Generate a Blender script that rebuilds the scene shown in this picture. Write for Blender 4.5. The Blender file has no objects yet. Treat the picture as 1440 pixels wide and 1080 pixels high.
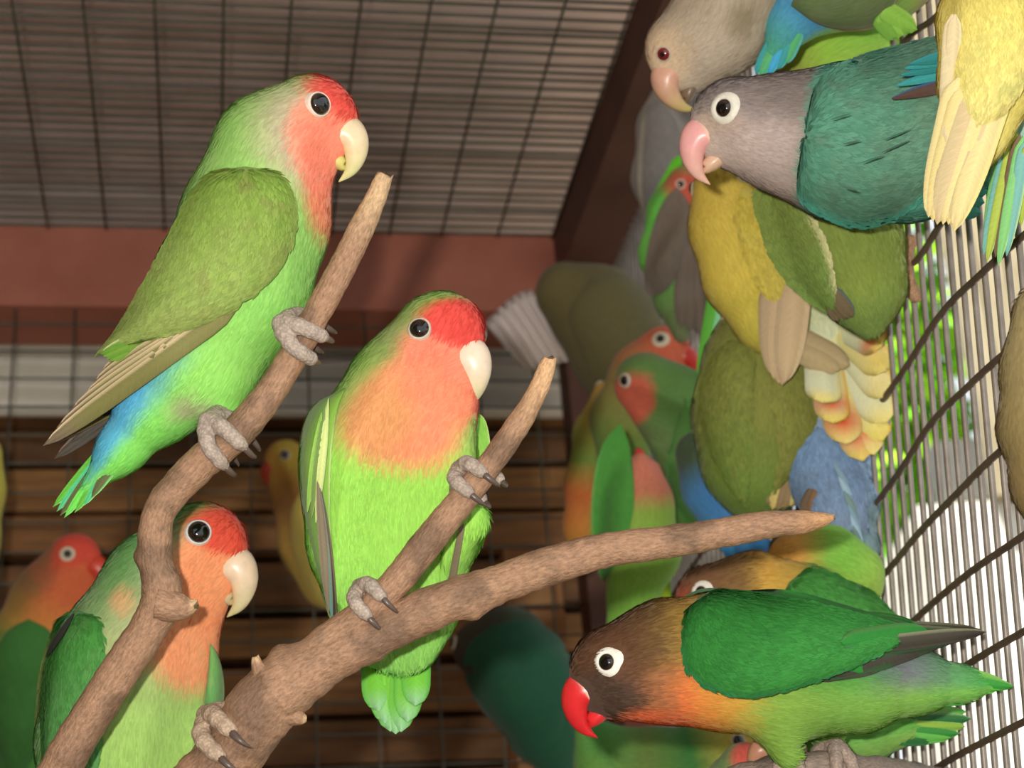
import bpy, math, random
import numpy as np
from mathutils import Matrix, Vector

random.seed(4)
RNG = np.random.default_rng(7)
SC = bpy.context.scene
COL = SC.collection

# ------------------------------------------------------------------ camera
FPX = 2430.0                      # focal length in pixels of a 1440 x 1080 frame
CAMZ = 0.60                       # height of the lens above the aviary floor


def _basis(xv, yv, slope):
    Y = np.array([(xv - 720) / FPX, (yv - 540) / FPX, 1.0]); Y /= np.linalg.norm(Y)
    p = np.array([(400 - 720) / FPX, (320 - 540) / FPX, 1.0]); q = np.array([1, slope, 0.0])
    X = q - p * (q @ Y) / (p @ Y); X /= np.linalg.norm(X)
    Z = np.cross(X, Y)
    if Z[1] > 0:
        Z = -Z
    return X, Y, Z


_X, _Y, _Z = _basis(290, 1720, 0.02)
IR = np.array([_X[0], _Y[0], _Z[0]])          # image right, in world axes
ID = np.array([_X[1], _Y[1], _Z[1]])          # image down
IF = np.array([_X[2], _Y[2], _Z[2]])          # viewing direction
IU, IT = -ID, -IF
EYE = np.array([0.0, 0.0, CAMZ])


def ray(px, py):
    px = np.asarray(px, float); py = np.asarray(py, float)
    return ((px - 720) / FPX)[..., None] * IR + ((py - 540) / FPX)[..., None] * ID + IF


def P(px, py, d):
    return EYE + ray(px, py) * np.asarray(d, float)[..., None]


def D(r, u, t):
    v = r * IR + u * IU + t * IT
    return v / np.linalg.norm(v)


cam = bpy.data.cameras.new('camera')
cam.sensor_width = 36.0
cam.lens = FPX / 1440 * 36.0
cam.clip_start = 0.01
cam.clip_end = 60
cam.dof.use_dof = True
cam.dof.focus_distance = 0.60
cam.dof.aperture_fstop = 15.0
camo = bpy.data.objects.new('camera', cam)
COL.objects.link(camo)
M = Matrix.Identity(4)
for i in range(3):
    M[i][0], M[i][1], M[i][2], M[i][3] = IR[i], IU[i], IT[i], EYE[i]
camo.matrix_world = M
SC.camera = camo

# ------------------------------------------------------------------ world, sun, flash, exposure
world = bpy.data.worlds.new('sky')
SC.world = world
world.use_nodes = True
wb = world.node_tree.nodes['Background']
wb.inputs[0].default_value = (0.90, 0.95, 1.0, 1)
wb.inputs[1].default_value = 1.05

sun = bpy.data.lights.new('sun', 'SUN')
sun.energy = 13.0
sun.angle = 0.01
sun.color = (1.0, 0.95, 0.84)
suno = bpy.data.objects.new('sun', sun)
COL.objects.link(suno)
suno.rotation_euler = Vector((0.25, 0.30, -0.92)).to_track_quat('-Z', 'Y').to_euler()

flash = bpy.data.lights.new('camera_flash', 'POINT')       # the camera's built-in flash, up and left of its lens
flash.energy = 15.0
flash.shadow_soft_size = 0.008
flash.color = (1.0, 0.95, 0.87)
flasho = bpy.data.objects.new('camera_flash', flash)
COL.objects.link(flasho)
flasho.location = EYE + IR * -0.035 + IU * 0.030 + IT * 0.0

SC.view_settings.view_transform = 'Standard'
SC.view_settings.look = 'None'
SC.view_settings.exposure = 0.0
SC.view_settings.gamma = 1.0
SC.view_settings.use_curve_mapping = False

# ------------------------------------------------------------------ small tools


def lin(c):
    c = np.asarray(c, float) / 255.0
    return np.where(c <= 0.04045, c / 12.92, ((c + 0.055) / 1.055) ** 2.4)


def sstep(x, a, b):
    t = np.clip((x - a) / (b - a), 0, 1)
    return t * t * (3 - 2 * t)


def mix(a, b, w):
    w = np.asarray(w)[..., None]
    return a * (1 - w) + b * w


_H = RNG.random((32, 32, 32)) * 2 - 1


def vn(p, f=1.0):
    """smooth value noise in [-1, 1]"""
    q = np.asarray(p) * f + 1000.0
    i = np.floor(q).astype(int); t = q - i; t = t * t * (3 - 2 * t)
    r = 0
    for a in (0, 1):
        for b in (0, 1):
            for c in (0, 1):
                w = (t[..., 0] if a else 1 - t[..., 0]) * (t[..., 1] if b else 1 - t[..., 1]) * (t[..., 2] if c else 1 - t[..., 2])
                r = r + w * _H[(i[..., 0] + a) % 32, (i[..., 1] + b) % 32, (i[..., 2] + c) % 32]
    return r


def unit(v):
    v = np.asarray(v, float)
    return v / (np.linalg.norm(v, axis=-1, keepdims=True) + 1e-12)


def catmull(pts, n):
    """n samples of a Catmull-Rom curve through rows of pts"""
    pts = np.asarray(pts, float)
    if len(pts) == 2:
        t = np.linspace(0, 1, n)[:, None]
        return pts[0] * (1 - t) + pts[1] * t
    e = np.vstack([2 * pts[0] - pts[1], pts, 2 * pts[-1] - pts[-2]])
    u = np.linspace(0, len(pts) - 1 - 1e-6, n)
    i = u.astype(int); t = (u - i)[:, None]
    a, b, c, d = e[i], e[i + 1], e[i + 2], e[i + 3]
    return 0.5 * (2 * b + (c - a) * t + (2 * a - 5 * b + 4 * c - d) * t ** 2 + (3 * b - a - 3 * c + d) * t ** 3)


# ------------------------------------------------------------------ materials
MATS = {}


def material(name, build):
    if name not in MATS:
        m = bpy.data.materials.new(name)
        m.use_nodes = True
        nt = m.node_tree
        build(m, nt, nt.nodes['Principled BSDF'])
        MATS[name] = m
    return MATS[name]


def nd(nt, typ, **kw):
    n = nt.nodes.new(typ)
    for k, v in kw.items():
        if k.startswith('i_'):
            n.inputs[k[2:].replace('_', ' ')].default_value = v
        else:
            setattr(n, k, v)
    return n


def bump(nt, bsdf, height, strength, dist):
    b = nd(nt, 'ShaderNodeBump')
    b.inputs['Strength'].default_value = strength
    b.inputs['Distance'].default_value = dist
    nt.links.new(height, b.inputs['Height'])
    nt.links.new(b.outputs[0], bsdf.inputs['Normal'])


def attr_color(nt, bsdf, noise_scale=600, lo=0.86, hi=1.12, vec=None, stretch=(1, 1, 1)):
    at = nd(nt, 'ShaderNodeAttribute', attribute_name='Col')
    if vec is None:
        vec = nd(nt, 'ShaderNodeTexCoord').outputs['Object']
    mp = nd(nt, 'ShaderNodeMapping'); mp.inputs['Scale'].default_value = stretch
    nt.links.new(vec, mp.inputs[0])
    no = nd(nt, 'ShaderNodeTexNoise', i_Scale=noise_scale, i_Detail=3.0, i_Roughness=0.6)
    nt.links.new(mp.outputs[0], no.inputs['Vector'])
    mr = nd(nt, 'ShaderNodeMapRange'); mr.inputs['From Min'].default_value = 0.3; mr.inputs['From Max'].default_value = 0.7
    mr.inputs['To Min'].default_value = lo; mr.inputs['To Max'].default_value = hi
    nt.links.new(no.outputs['Fac'], mr.inputs['Value'])
    mu = nd(nt, 'ShaderNodeVectorMath', operation='SCALE')
    nt.links.new(at.outputs['Color'], mu.inputs[0]); nt.links.new(mr.outputs[0], mu.inputs['Scale'])
    nt.links.new(mu.outputs[0], bsdf.inputs['Base Color'])
    return no


def _plum(m, nt, b):
    fl = nd(nt, 'ShaderNodeAttribute', attribute_name='flow')
    no = attr_color(nt, b, 1.0, 0.84, 1.14, fl.outputs['Vector'])
    b.inputs['Roughness'].default_value = 0.75
    b.inputs['Specular IOR Level'].default_value = 0.16
    b.inputs['Sheen Weight'].default_value = 0.10
    b.inputs['Sheen Roughness'].default_value = 0.5
    bump(nt, b, no.outputs['Fac'], 0.45, 0.0006)


def _feather(m, nt, b):
    fl = nd(nt, 'ShaderNodeAttribute', attribute_name='flow')
    no = attr_color(nt, b, 1.0, 0.88, 1.1, fl.outputs['Vector'])
    b.inputs['Roughness'].default_value = 0.6
    b.inputs['Specular IOR Level'].default_value = 0.22
    bump(nt, b, no.outputs['Fac'], 0.35, 0.0003)


def _card(m, nt, b):
    at = nd(nt, 'ShaderNodeAttribute', attribute_name='Col')
    nt.links.new(at.outputs['Color'], b.inputs['Base Color'])
    b.inputs['Roughness'].default_value = 0.8
    b.inputs['Specular IOR Level'].default_value = 0.1


def _beak(m, nt, b):
    no = attr_color(nt, b, 260, 0.93, 1.06)
    b.inputs['Roughness'].default_value = 0.33
    b.inputs['Specular IOR Level'].default_value = 0.45
    b.inputs['Subsurface Weight'].default_value = 0.12
    b.inputs['Subsurface Radius'].default_value = (0.002, 0.001, 0.0006)
    bump(nt, b, no.outputs['Fac'], 0.12, 0.0004)


def _foot(m, nt, b):
    tc = nd(nt, 'ShaderNodeTexCoord')
    v = nd(nt, 'ShaderNodeTexVoronoi', i_Scale=950.0)
    nt.links.new(tc.outputs['Object'], v.inputs['Vector'])
    at = nd(nt, 'ShaderNodeAttribute', attribute_name='Col')
    mr = nd(nt, 'ShaderNodeMapRange'); mr.inputs['From Max'].default_value = 0.7
    mr.inputs['To Min'].default_value = 1.12; mr.inputs['To Max'].default_value = 0.72
    nt.links.new(v.outputs['Distance'], mr.inputs['Value'])
    mu = nd(nt, 'ShaderNodeVectorMath', operation='SCALE')
    nt.links.new(at.outputs['Color'], mu.inputs[0]); nt.links.new(mr.outputs[0], mu.inputs['Scale'])
    nt.links.new(mu.outputs[0], b.inputs['Base Color'])
    b.inputs['Roughness'].default_value = 0.7
    b.inputs['Specular IOR Level'].default_value = 0.25
    iv = nd(nt, 'ShaderNodeMath', operation='SUBTRACT'); iv.inputs[0].default_value = 1.0
    nt.links.new(v.outputs['Distance'], iv.inputs[1])
    bump(nt, b, iv.outputs[0], 0.6, 0.0005)


def _eye(m, nt, b):
    at = nd(nt, 'ShaderNodeAttribute', attribute_name='Col')
    nt.links.new(at.outputs['Color'], b.inputs['Base Color'])
    b.inputs['Roughness'].default_value = 0.06
    b.inputs['Specular IOR Level'].default_value = 0.6
    b.inputs['Coat Weight'].default_value = 0.6
    b.inputs['Coat Roughness'].default_value = 0.03


def _skin(m, nt, b):
    no = attr_color(nt, b, 900, 0.9, 1.06)
    b.inputs['Roughness'].default_value = 0.6
    bump(nt, b, no.outputs['Fac'], 0.3, 0.0003)


def _bark(m, nt, b):
    fl = nd(nt, 'ShaderNodeAttribute', attribute_name='flow')
    no = attr_color(nt, b, 2.6, 0.66, 1.28, fl.outputs['Vector'])
    tc = nd(nt, 'ShaderNodeTexCoord')
    n2 = nd(nt, 'ShaderNodeTexNoise', i_Scale=900.0, i_Detail=5.0, i_Roughness=0.7)
    nt.links.new(tc.outputs['Object'], n2.inputs['Vector'])
    ad = nd(nt, 'ShaderNodeMath', operation='ADD')
    nt.links.new(no.outputs['Fac'], ad.inputs[0]); nt.links.new(n2.outputs['Fac'], ad.inputs[1])
    b.inputs['Roughness'].default_value = 0.55
    b.inputs['Specular IOR Level'].default_value = 0.35
    bump(nt, b, ad.outputs[0], 0.6, 0.0009)


PLUM = material('plumage', _plum)
FEATH = material('flight_feather_vane', _feather)
CARD = material('contour_feather_barbs', _card)
BEAK = material('beak_horn', _beak)
FOOT = material('scaly_foot_skin', _foot)
EYEM = material('bird_eye', _eye)
SKIN = material('bare_eye_ring', _skin)
BARK = material('branch_bark', _bark)


def plain(name, c, c2=None, scale=30, rough=0.6, metal=0.0, stretch=(1, 1, 1), bmp=0.2, bd=0.002, spec=0.3):
    def build(m, nt, b):
        tc = nd(nt, 'ShaderNodeTexCoord')
        mp = nd(nt, 'ShaderNodeMapping'); mp.inputs['Scale'].default_value = stretch
        nt.links.new(tc.outputs['Object'], mp.inputs[0])
        no = nd(nt, 'ShaderNodeTexNoise', i_Scale=scale, i_Detail=5.0, i_Roughness=0.6)
        nt.links.new(mp.outputs[0], no.inputs['Vector'])
        cr = nd(nt, 'ShaderNodeValToRGB')
        cr.color_ramp.elements[0].position = 0.32; cr.color_ramp.elements[1].position = 0.68
        cr.color_ramp.elements[0].color = (*lin(c), 1)
        cr.color_ramp.elements[1].color = (*lin(c2 if c2 is not None else c), 1)
        nt.links.new(no.outputs['Fac'], cr.inputs[0]); nt.links.new(cr.outputs[0], b.inputs['Base Color'])
        b.inputs['Roughness'].default_value = rough
        b.inputs['Metallic'].default_value = metal
        b.inputs['Specular IOR Level'].default_value = spec
        bump(nt, b, no.outputs['Fac'], bmp, bd)
    return material(name, build)


# ------------------------------------------------------------------ mesh objects


def mesh_obj(name, V, F, mat, parent=None, col=None, flow=None, smooth=True):
    """one mesh object; V in world space, kept relative to the parent's root"""
    V = np.asarray(V, float)
    off = np.zeros(3)
    r = parent
    while r is not None:
        off = off + np.array(r.location); r = r.parent
    me = bpy.data.meshes.new(name)
    me.from_pydata((V - off).tolist(), [], F if isinstance(F, list) else F.tolist())
    if col is not None:
        a = me.color_attributes.new('Col', 'FLOAT_COLOR', 'POINT')
        c = np.ones((len(V), 4), np.float32); c[:, :3] = col
        a.data.foreach_set('color', c.ravel())
    if flow is not None:
        a = me.attributes.new('flow', 'FLOAT_VECTOR', 'POINT')
        a.data.foreach_set('vector', np.asarray(flow, np.float32).ravel())
    if smooth:
        me.polygons.foreach_set('use_smooth', np.ones(len(me.polygons), bool))
    me.materials.append(mat)
    me.update()
    o = bpy.data.objects.new(name, me)
    COL.objects.link(o)
    if parent is not None:
        o.parent = parent
    return o


def tag(o, label=None, cat=None, group=None, kind=None):
    for k, v in (('label', label), ('category', cat), ('group', group), ('kind', kind)):
        if v:
            o[k] = v
    return o


def root(name, loc, label, cat, group=None):
    e = bpy.data.objects.new(name, None)
    e.empty_display_size = 0.01
    e.location = loc
    COL.objects.link(e)
    return tag(e, label, cat, group)


def tube(path, rad, seg=10, cap=True):
    """vertices and faces of a tube along path"""
    path = np.asarray(path, float); n = len(path)
    rad = np.broadcast_to(np.asarray(rad, float), (n,))
    T = unit(np.gradient(path, axis=0))
    ref = np.array([0.0, 0, 1]) if abs(T[0][2]) < 0.8 else np.array([1.0, 0, 0])
    A = unit(np.cross(T[0], ref)); V = []
    As = []
    for i in range(n):
        A = unit(A - T[i] * (A @ T[i])); As.append(A)
    As = np.array(As); Bs = np.cross(T, As)
    th = np.arange(seg) / seg * 2 * math.pi
    V = (path[:, None] + rad[:, None, None] * (np.cos(th)[None, :, None] * As[:, None] + np.sin(th)[None, :, None] * Bs[:, None])).reshape(-1, 3)
    F = []
    for i in range(n - 1):
        for j in range(seg):
            k = (j + 1) % seg
            F.append((i * seg + j, i * seg + k, (i + 1) * seg + k, (i + 1) * seg + j))
    if cap:
        F.append(tuple(range(seg - 1, -1, -1)))
        F.append(tuple((n - 1) * seg + j for j in range(seg)))
    return V, F


def box(c, sx, sy, sz, axes=None):
    c = np.asarray(c, float)
    ax = np.eye(3) if axes is None else np.asarray(axes)
    V = [c + ax[0] * sx * a / 2 + ax[1] * sy * b / 2 + ax[2] * sz * d / 2 for a in (-1, 1) for b in (-1, 1) for d in (-1, 1)]
    F = [(0, 1, 3, 2), (4, 6, 7, 5), (0, 4, 5, 1), (2, 3, 7, 6), (0, 2, 6, 4), (1, 5, 7, 3)]
    return np.array(V), F


# ------------------------------------------------------------------ implicit bodies


class Blob:
    """smooth union of tapered capsules, meshed with surface nets"""

    def __init__(self, k):
        self.pr = []; self.k = k; self.head = None

    def add(self, a, ra, b, rb):
        self.pr.append((np.asarray(a, float), float(ra), np.asarray(b, float), float(rb)))

    def __call__(self, p):
        p = np.asarray(p, float); d = None; sc = 1.0
        if self.head is not None:                       # the face narrows towards the beak
            c, f, u, r, hr = self.head
            q = (p - c) / hr; qf = q @ f; qu = q @ u; qr = q @ r
            w = sstep(qf, 0.15, 0.95) * (1 - 0.55 * sstep(qu, 0.0, 0.8)) * (1 - sstep(qf, 1.5, 1.8))
            p = p + (qr * 0.75 * w * hr)[..., None] * r
            sc = 1 / (1 + 0.5 * w)
        for a, r1, b, r2 in self.pr:
            ba = b - a; l2 = ba @ ba; rr = r1 - r2; a2 = l2 - rr * rr; pa = p - a
            if a2 <= 1e-12:
                e = np.linalg.norm(pa, axis=-1) - r1 if r1 >= r2 else np.linalg.norm(p - b, axis=-1) - r2
            else:
                il2 = 1 / l2; y = pa @ ba; z = y - l2
                x2 = (pa * pa).sum(-1) * l2 * l2 - y * y * l2
                x2 = np.maximum(x2, 0)
                y2 = y * y * l2; z2 = z * z * l2; k = math.copysign(1, rr) * rr * rr * x2
                e = (np.sqrt(x2 * a2 * il2) + y * rr) * il2 - r1
                c1 = np.sign(z) * a2 * z2 > k; c2 = (~c1) & (np.sign(y) * a2 * y2 < k)
                e = np.where(c1, np.sqrt(x2 + z2) * il2 - r2, np.where(c2, np.sqrt(x2 + y2) * il2 - r1, e))
            if d is None:
                d = e
            else:
                h = np.maximum(self.k - np.abs(d - e), 0) / self.k
                d = np.minimum(d, e) - h * h * self.k * 0.25
        return d * sc

    def grad(self, p, e=2e-4):
        g = np.stack([self(p + np.eye(3)[i] * e) - self(p - np.eye(3)[i] * e) for i in range(3)], -1)
        return unit(g)

    def mesh(self, h):
        lo = np.min([np.minimum(a - r1, b - r2) for a, r1, b, r2 in self.pr], axis=0) - 2.5 * h
        hi = np.max([np.maximum(a + r1, b + r2) for a, r1, b, r2 in self.pr], axis=0) + 2.5 * h
        n = np.ceil((hi - lo) / h).astype(int) + 1
        g = np.stack(np.meshgrid(*[lo[i] + np.arange(n[i]) * h for i in range(3)], indexing='ij'), -1)
        v = self(g.reshape(-1, 3)).reshape(n)
        s = v < 0
        idx = -np.ones(n - 1, int)
        c = [s[a:n[0] - 1 + a, b:n[1] - 1 + b, d:n[2] - 1 + d] for a in (0, 1) for b in (0, 1) for d in (0, 1)]
        cnt = sum(x.astype(int) for x in c)
        act = (cnt > 0) & (cnt < 8)
        ii = np.argwhere(act)
        idx[act] = np.arange(len(ii))
        V = lo + (ii + 0.5) * h
        for _ in range(4):
            gr = self.grad(V)
            V = V - gr * np.clip(self(V), -h, h)[:, None]
        F = []
        for ax in range(3):
            o1, o2 = [(1, 2), (2, 0), (0, 1)][ax]
            sl0 = [slice(None)] * 3; sl1 = [slice(None)] * 3
            sl0[ax] = slice(0, -1); sl1[ax] = slice(1, None)
            q = np.argwhere(s[tuple(sl0)] != s[tuple(sl1)])
            q = q[(q[:, o1] > 0) & (q[:, o2] > 0) & (q[:, o1] < n[o1] - 1) & (q[:, o2] < n[o2] - 1)]
            d1 = np.zeros(3, int); d1[o1] = 1; d2 = np.zeros(3, int); d2[o2] = 1
            f = np.stack([idx[tuple((q - d).T)] for d in (0 * d1, d1, d1 + d2, d2)], -1)
            ins = s[tuple(q.T)]
            f[~ins] = f[~ins][:, ::-1]
            F.append(f)
        F = np.vstack(F)
        for _ in range(3):                              # even the quads out, staying on the surface
            acc = np.zeros_like(V); cn = np.zeros(len(V))
            for a, b in ((0, 1), (1, 2), (2, 3), (3, 0)):
                for k in range(3):
                    acc[:, k] += np.bincount(F[:, a], V[F[:, b], k], len(V)) + np.bincount(F[:, b], V[F[:, a], k], len(V))
                cn += np.bincount(F[:, a], None, len(V)) + np.bincount(F[:, b], None, len(V))
            V = 0.4 * V + 0.6 * acc / np.maximum(cn, 1)[:, None]
            V = V - self.grad(V) * np.clip(self(V), -h, h)[:, None]
        return V, F

    def hit(self, px, py, d0):
        """first point of the surface on the ray of a pixel; None when it misses"""
        r = ray(px, py); ln = np.linalg.norm(r); t = d0
        for _ in range(80):
            v = float(self((EYE + r * t)[None])[0])
            if v < 1e-5:
                return EYE + r * t
            t += v / ln * 0.9
            if t > d0 + 0.25:
                return None
        return EYE + r * t

# ------------------------------------------------------------------ birds


def pastel(c, a=0.10):
    g = (c * (0.25, 0.65, 0.10)).sum(-1, keepdims=True)
    return c * (1 - a) + g * a + 0.006


def ell(h, c, r, soft):
    d = np.sqrt((((h - np.asarray(c)) / np.asarray(r)) ** 2).sum(-1))
    return 1 - sstep(d, 1 - soft, 1 + soft)


def loft_beak(B, path, nseg=26, seg=20):
    """path rows: forward, up, half height, half width in head radii"""
    c = catmull(path, nseg)
    T = unit(np.gradient(c[:, :2], axis=0))
    N = np.stack([-T[:, 1], T[:, 0]], -1)
    th = np.arange(seg) / seg * 2 * math.pi
    ce, se = np.cos(th), np.sin(th)
    se2 = np.sign(se) * np.abs(se) ** 0.9
    loc = np.zeros((nseg, seg, 3))
    loc[..., 0] = c[:, 0, None] + N[:, 0, None] * np.maximum(c[:, 2, None], 0.004) * ce
    loc[..., 1] = c[:, 1, None] + N[:, 1, None] * np.maximum(c[:, 2, None], 0.004) * ce
    loc[..., 2] = np.maximum(c[:, 3, None], 0.004) * se2 * (1 - 0.18 * np.maximum(ce, 0))
    V = B['c'] + (loc[..., 0:1] * B['f'] + loc[..., 1:2] * B['u'] + loc[..., 2:3] * B['r']) * B['hr']
    F = []
    for i in range(nseg - 1):
        for j in range(seg):
            k = (j + 1) % seg
            F.append((i * seg + j, i * seg + k, (i + 1) * seg + k, (i + 1) * seg + j))
    F.append(tuple(range(seg - 1, -1, -1))); F.append(tuple((nseg - 1) * seg + j for j in range(seg)))
    t = np.repeat(np.linspace(0, 1, nseg), seg)
    return V.reshape(-1, 3), F, t, np.tile(ce, nseg)


def blade(base, tip, nrm, w, col, edge=None, tipc=None, side=1, pointed=0.5, camber=0.25, bend=0.0, nl=16, lens=False, mid=None):
    """a feather vane: thin closed shell with a raised shaft"""
    base = np.asarray(base); tip = np.asarray(tip)
    L = np.linalg.norm(tip - base); a = (tip - base) / L
    nrm = unit(nrm - a * (nrm @ a)); b = np.cross(nrm, a)
    t = np.linspace(0, 1, nl) ** 0.9
    prof = np.minimum(1, (t / 0.12 + 0.15)) * (1 - np.clip((t - pointed) / (1 - pointed), 0, 1) ** 2.2) ** 0.6
    if lens:
        prof = np.sin(math.pi * np.clip(t, 0.01, 0.99)) ** 0.7
    prof = np.maximum(prof, 0.02)
    xs = np.array([-1, -0.55, -0.04, 0.04, 0.55, 1.0]); m = len(xs)
    V = []; C = []; FL = []
    col = lin(col); edge = col if edge is None else lin(edge); tipc = col if tipc is None else lin(tipc)
    for lay in (0, 1):
        for i in range(nl):
            for x in xs:
                sh = 0.00012 if abs(x) < 0.1 else 0
                p = base + a * L * t[i] + b * (w * prof[i] * x + bend * L * math.sin(math.pi * t[i]) ) + nrm * ((-camber * w * x * x) + (sh if lay == 0 else -0.00022))
                V.append(p)
                e = max(0.0, side * x) if side else abs(x)
                cc = col * (1 - e ** 5) + edge * e ** 5
                k = float(sstep(t[i], 0.72, 1.0))
                cc = cc * (1 - k) + (tipc * (1 - e ** 5) + edge * e ** 5) * k if tipc is not None else cc
                if mid is not None:
                    km = float(np.exp(-((t[i] - mid[1]) / mid[2]) ** 2)) * (1 - 0.6 * abs(x))
                    cc = cc * (1 - km) + lin(mid[0]) * km
                if abs(x) < 0.1:
                    cc = cc * 1.12
                C.append(cc)
                FL.append(((t[i] * L - abs(x) * w) * 2600, x * w * 300, lay))
    F = []
    for lay in (0, 1):
        o = lay * nl * m
        for i in range(nl - 1):
            for j in range(m - 1):
                q = (o + i * m + j, o + i * m + j + 1, o + (i + 1) * m + j + 1, o + (i + 1) * m + j)
                F.append(q if lay == 1 else q[::-1])
    o = nl * m
    for i in range(nl - 1):
        F.append((i * m, (i + 1) * m, o + (i + 1) * m, o + i * m))
        F.append((i * m + m - 1, o + i * m + m - 1, o + (i + 1) * m + m - 1, (i + 1) * m + m - 1))
    return np.array(V), F, np.array(C), np.array(FL)


def fan_items(name, dep, bases, tips, n, w, d0=0.0, d1=0.0, stack=-0.0004, cols=((90, 140, 50),), edges=None, tipcs=None,
              side=1, pointed=0.55, nrm=None, camber=0.25, bend=0.0, lens=False, mids=None):
    """n feathers spread between base points and tip points given as pixels at a depth"""
    b = catmull(bases, n) if n > 1 else np.array(bases[:1], float)
    t = catmull(tips, n) if n > 1 else np.array(tips[:1], float)
    out = []
    for i in range(n):
        db = dep + d0 + stack * i; dt = dep + d1 + stack * i
        sp = blade(P(b[i][0], b[i][1], db), P(t[i][0], t[i][1], dt), IT if nrm is None else nrm, w * dep / FPX * random.uniform(0.94, 1.06),
                   cols[i % len(cols)], None if edges is None else edges[i % len(edges)], None if tipcs is None else tipcs[i % len(tipcs)],
                   side, pointed, camber, bend, 16, lens, None if mids is None else mids[i % len(mids)])
        out.append((name,) + sp + (FEATH,))
    return out


def cards(parent, name, V, F, N, FLOW, C, n, ln, wd, lift, rng, jit=0.12):
    """many fine contour-feather barbs lying along the plumage, one uncountable part"""
    F = np.asarray(F)
    t1 = F[:, :3]; t2 = F[:, [0, 2, 3]]
    T = np.vstack([t1, t2])
    ar = np.linalg.norm(np.cross(V[T[:, 1]] - V[T[:, 0]], V[T[:, 2]] - V[T[:, 0]]), axis=1)
    k = rng.choice(len(T), n, p=ar / ar.sum())
    a = rng.random((n, 2)); fl = a.sum(1) > 1; a[fl] = 1 - a[fl]
    w = np.stack([1 - a.sum(1), a[:, 0], a[:, 1]], -1)[..., None]
    def pick(X):
        return (X[T[k]] * w).sum(1)
    p, nn, fw, cc = pick(V), unit(pick(N)), pick(FLOW), pick(C)
    fw = fw + rng.normal(0, 0.10, (n, 3))
    fw = unit(fw - nn * (fw * nn).sum(1, keepdims=True))
    sd = np.cross(nn, fw)
    L = ln * rng.uniform(0.6, 1.3, (n, 1)); W = wd * rng.uniform(0.7, 1.3, (n, 1)); H = lift * rng.uniform(0.3, 1.3, (n, 1))
    b0 = p - nn * 0.0002
    m = p + fw * L * 0.55 + nn * (H * 0.7 + 0.0001)
    e = p + fw * L + nn * H
    VV = np.stack([b0, m + sd * W, m - sd * W, e], 1).reshape(-1, 3)
    i = np.arange(n)[:, None] * 4
    FF = np.hstack([i, i + 1, i + 3, i + 2])
    j = rng.uniform(1 - jit, 1 + jit, (n, 1))
    CC = np.repeat(np.clip(cc * j, 0, 1), 4, axis=0)
    o = mesh_obj(name, VV, FF, CARD, parent, CC)
    o['kind'] = 'stuff'
    return o


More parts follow.
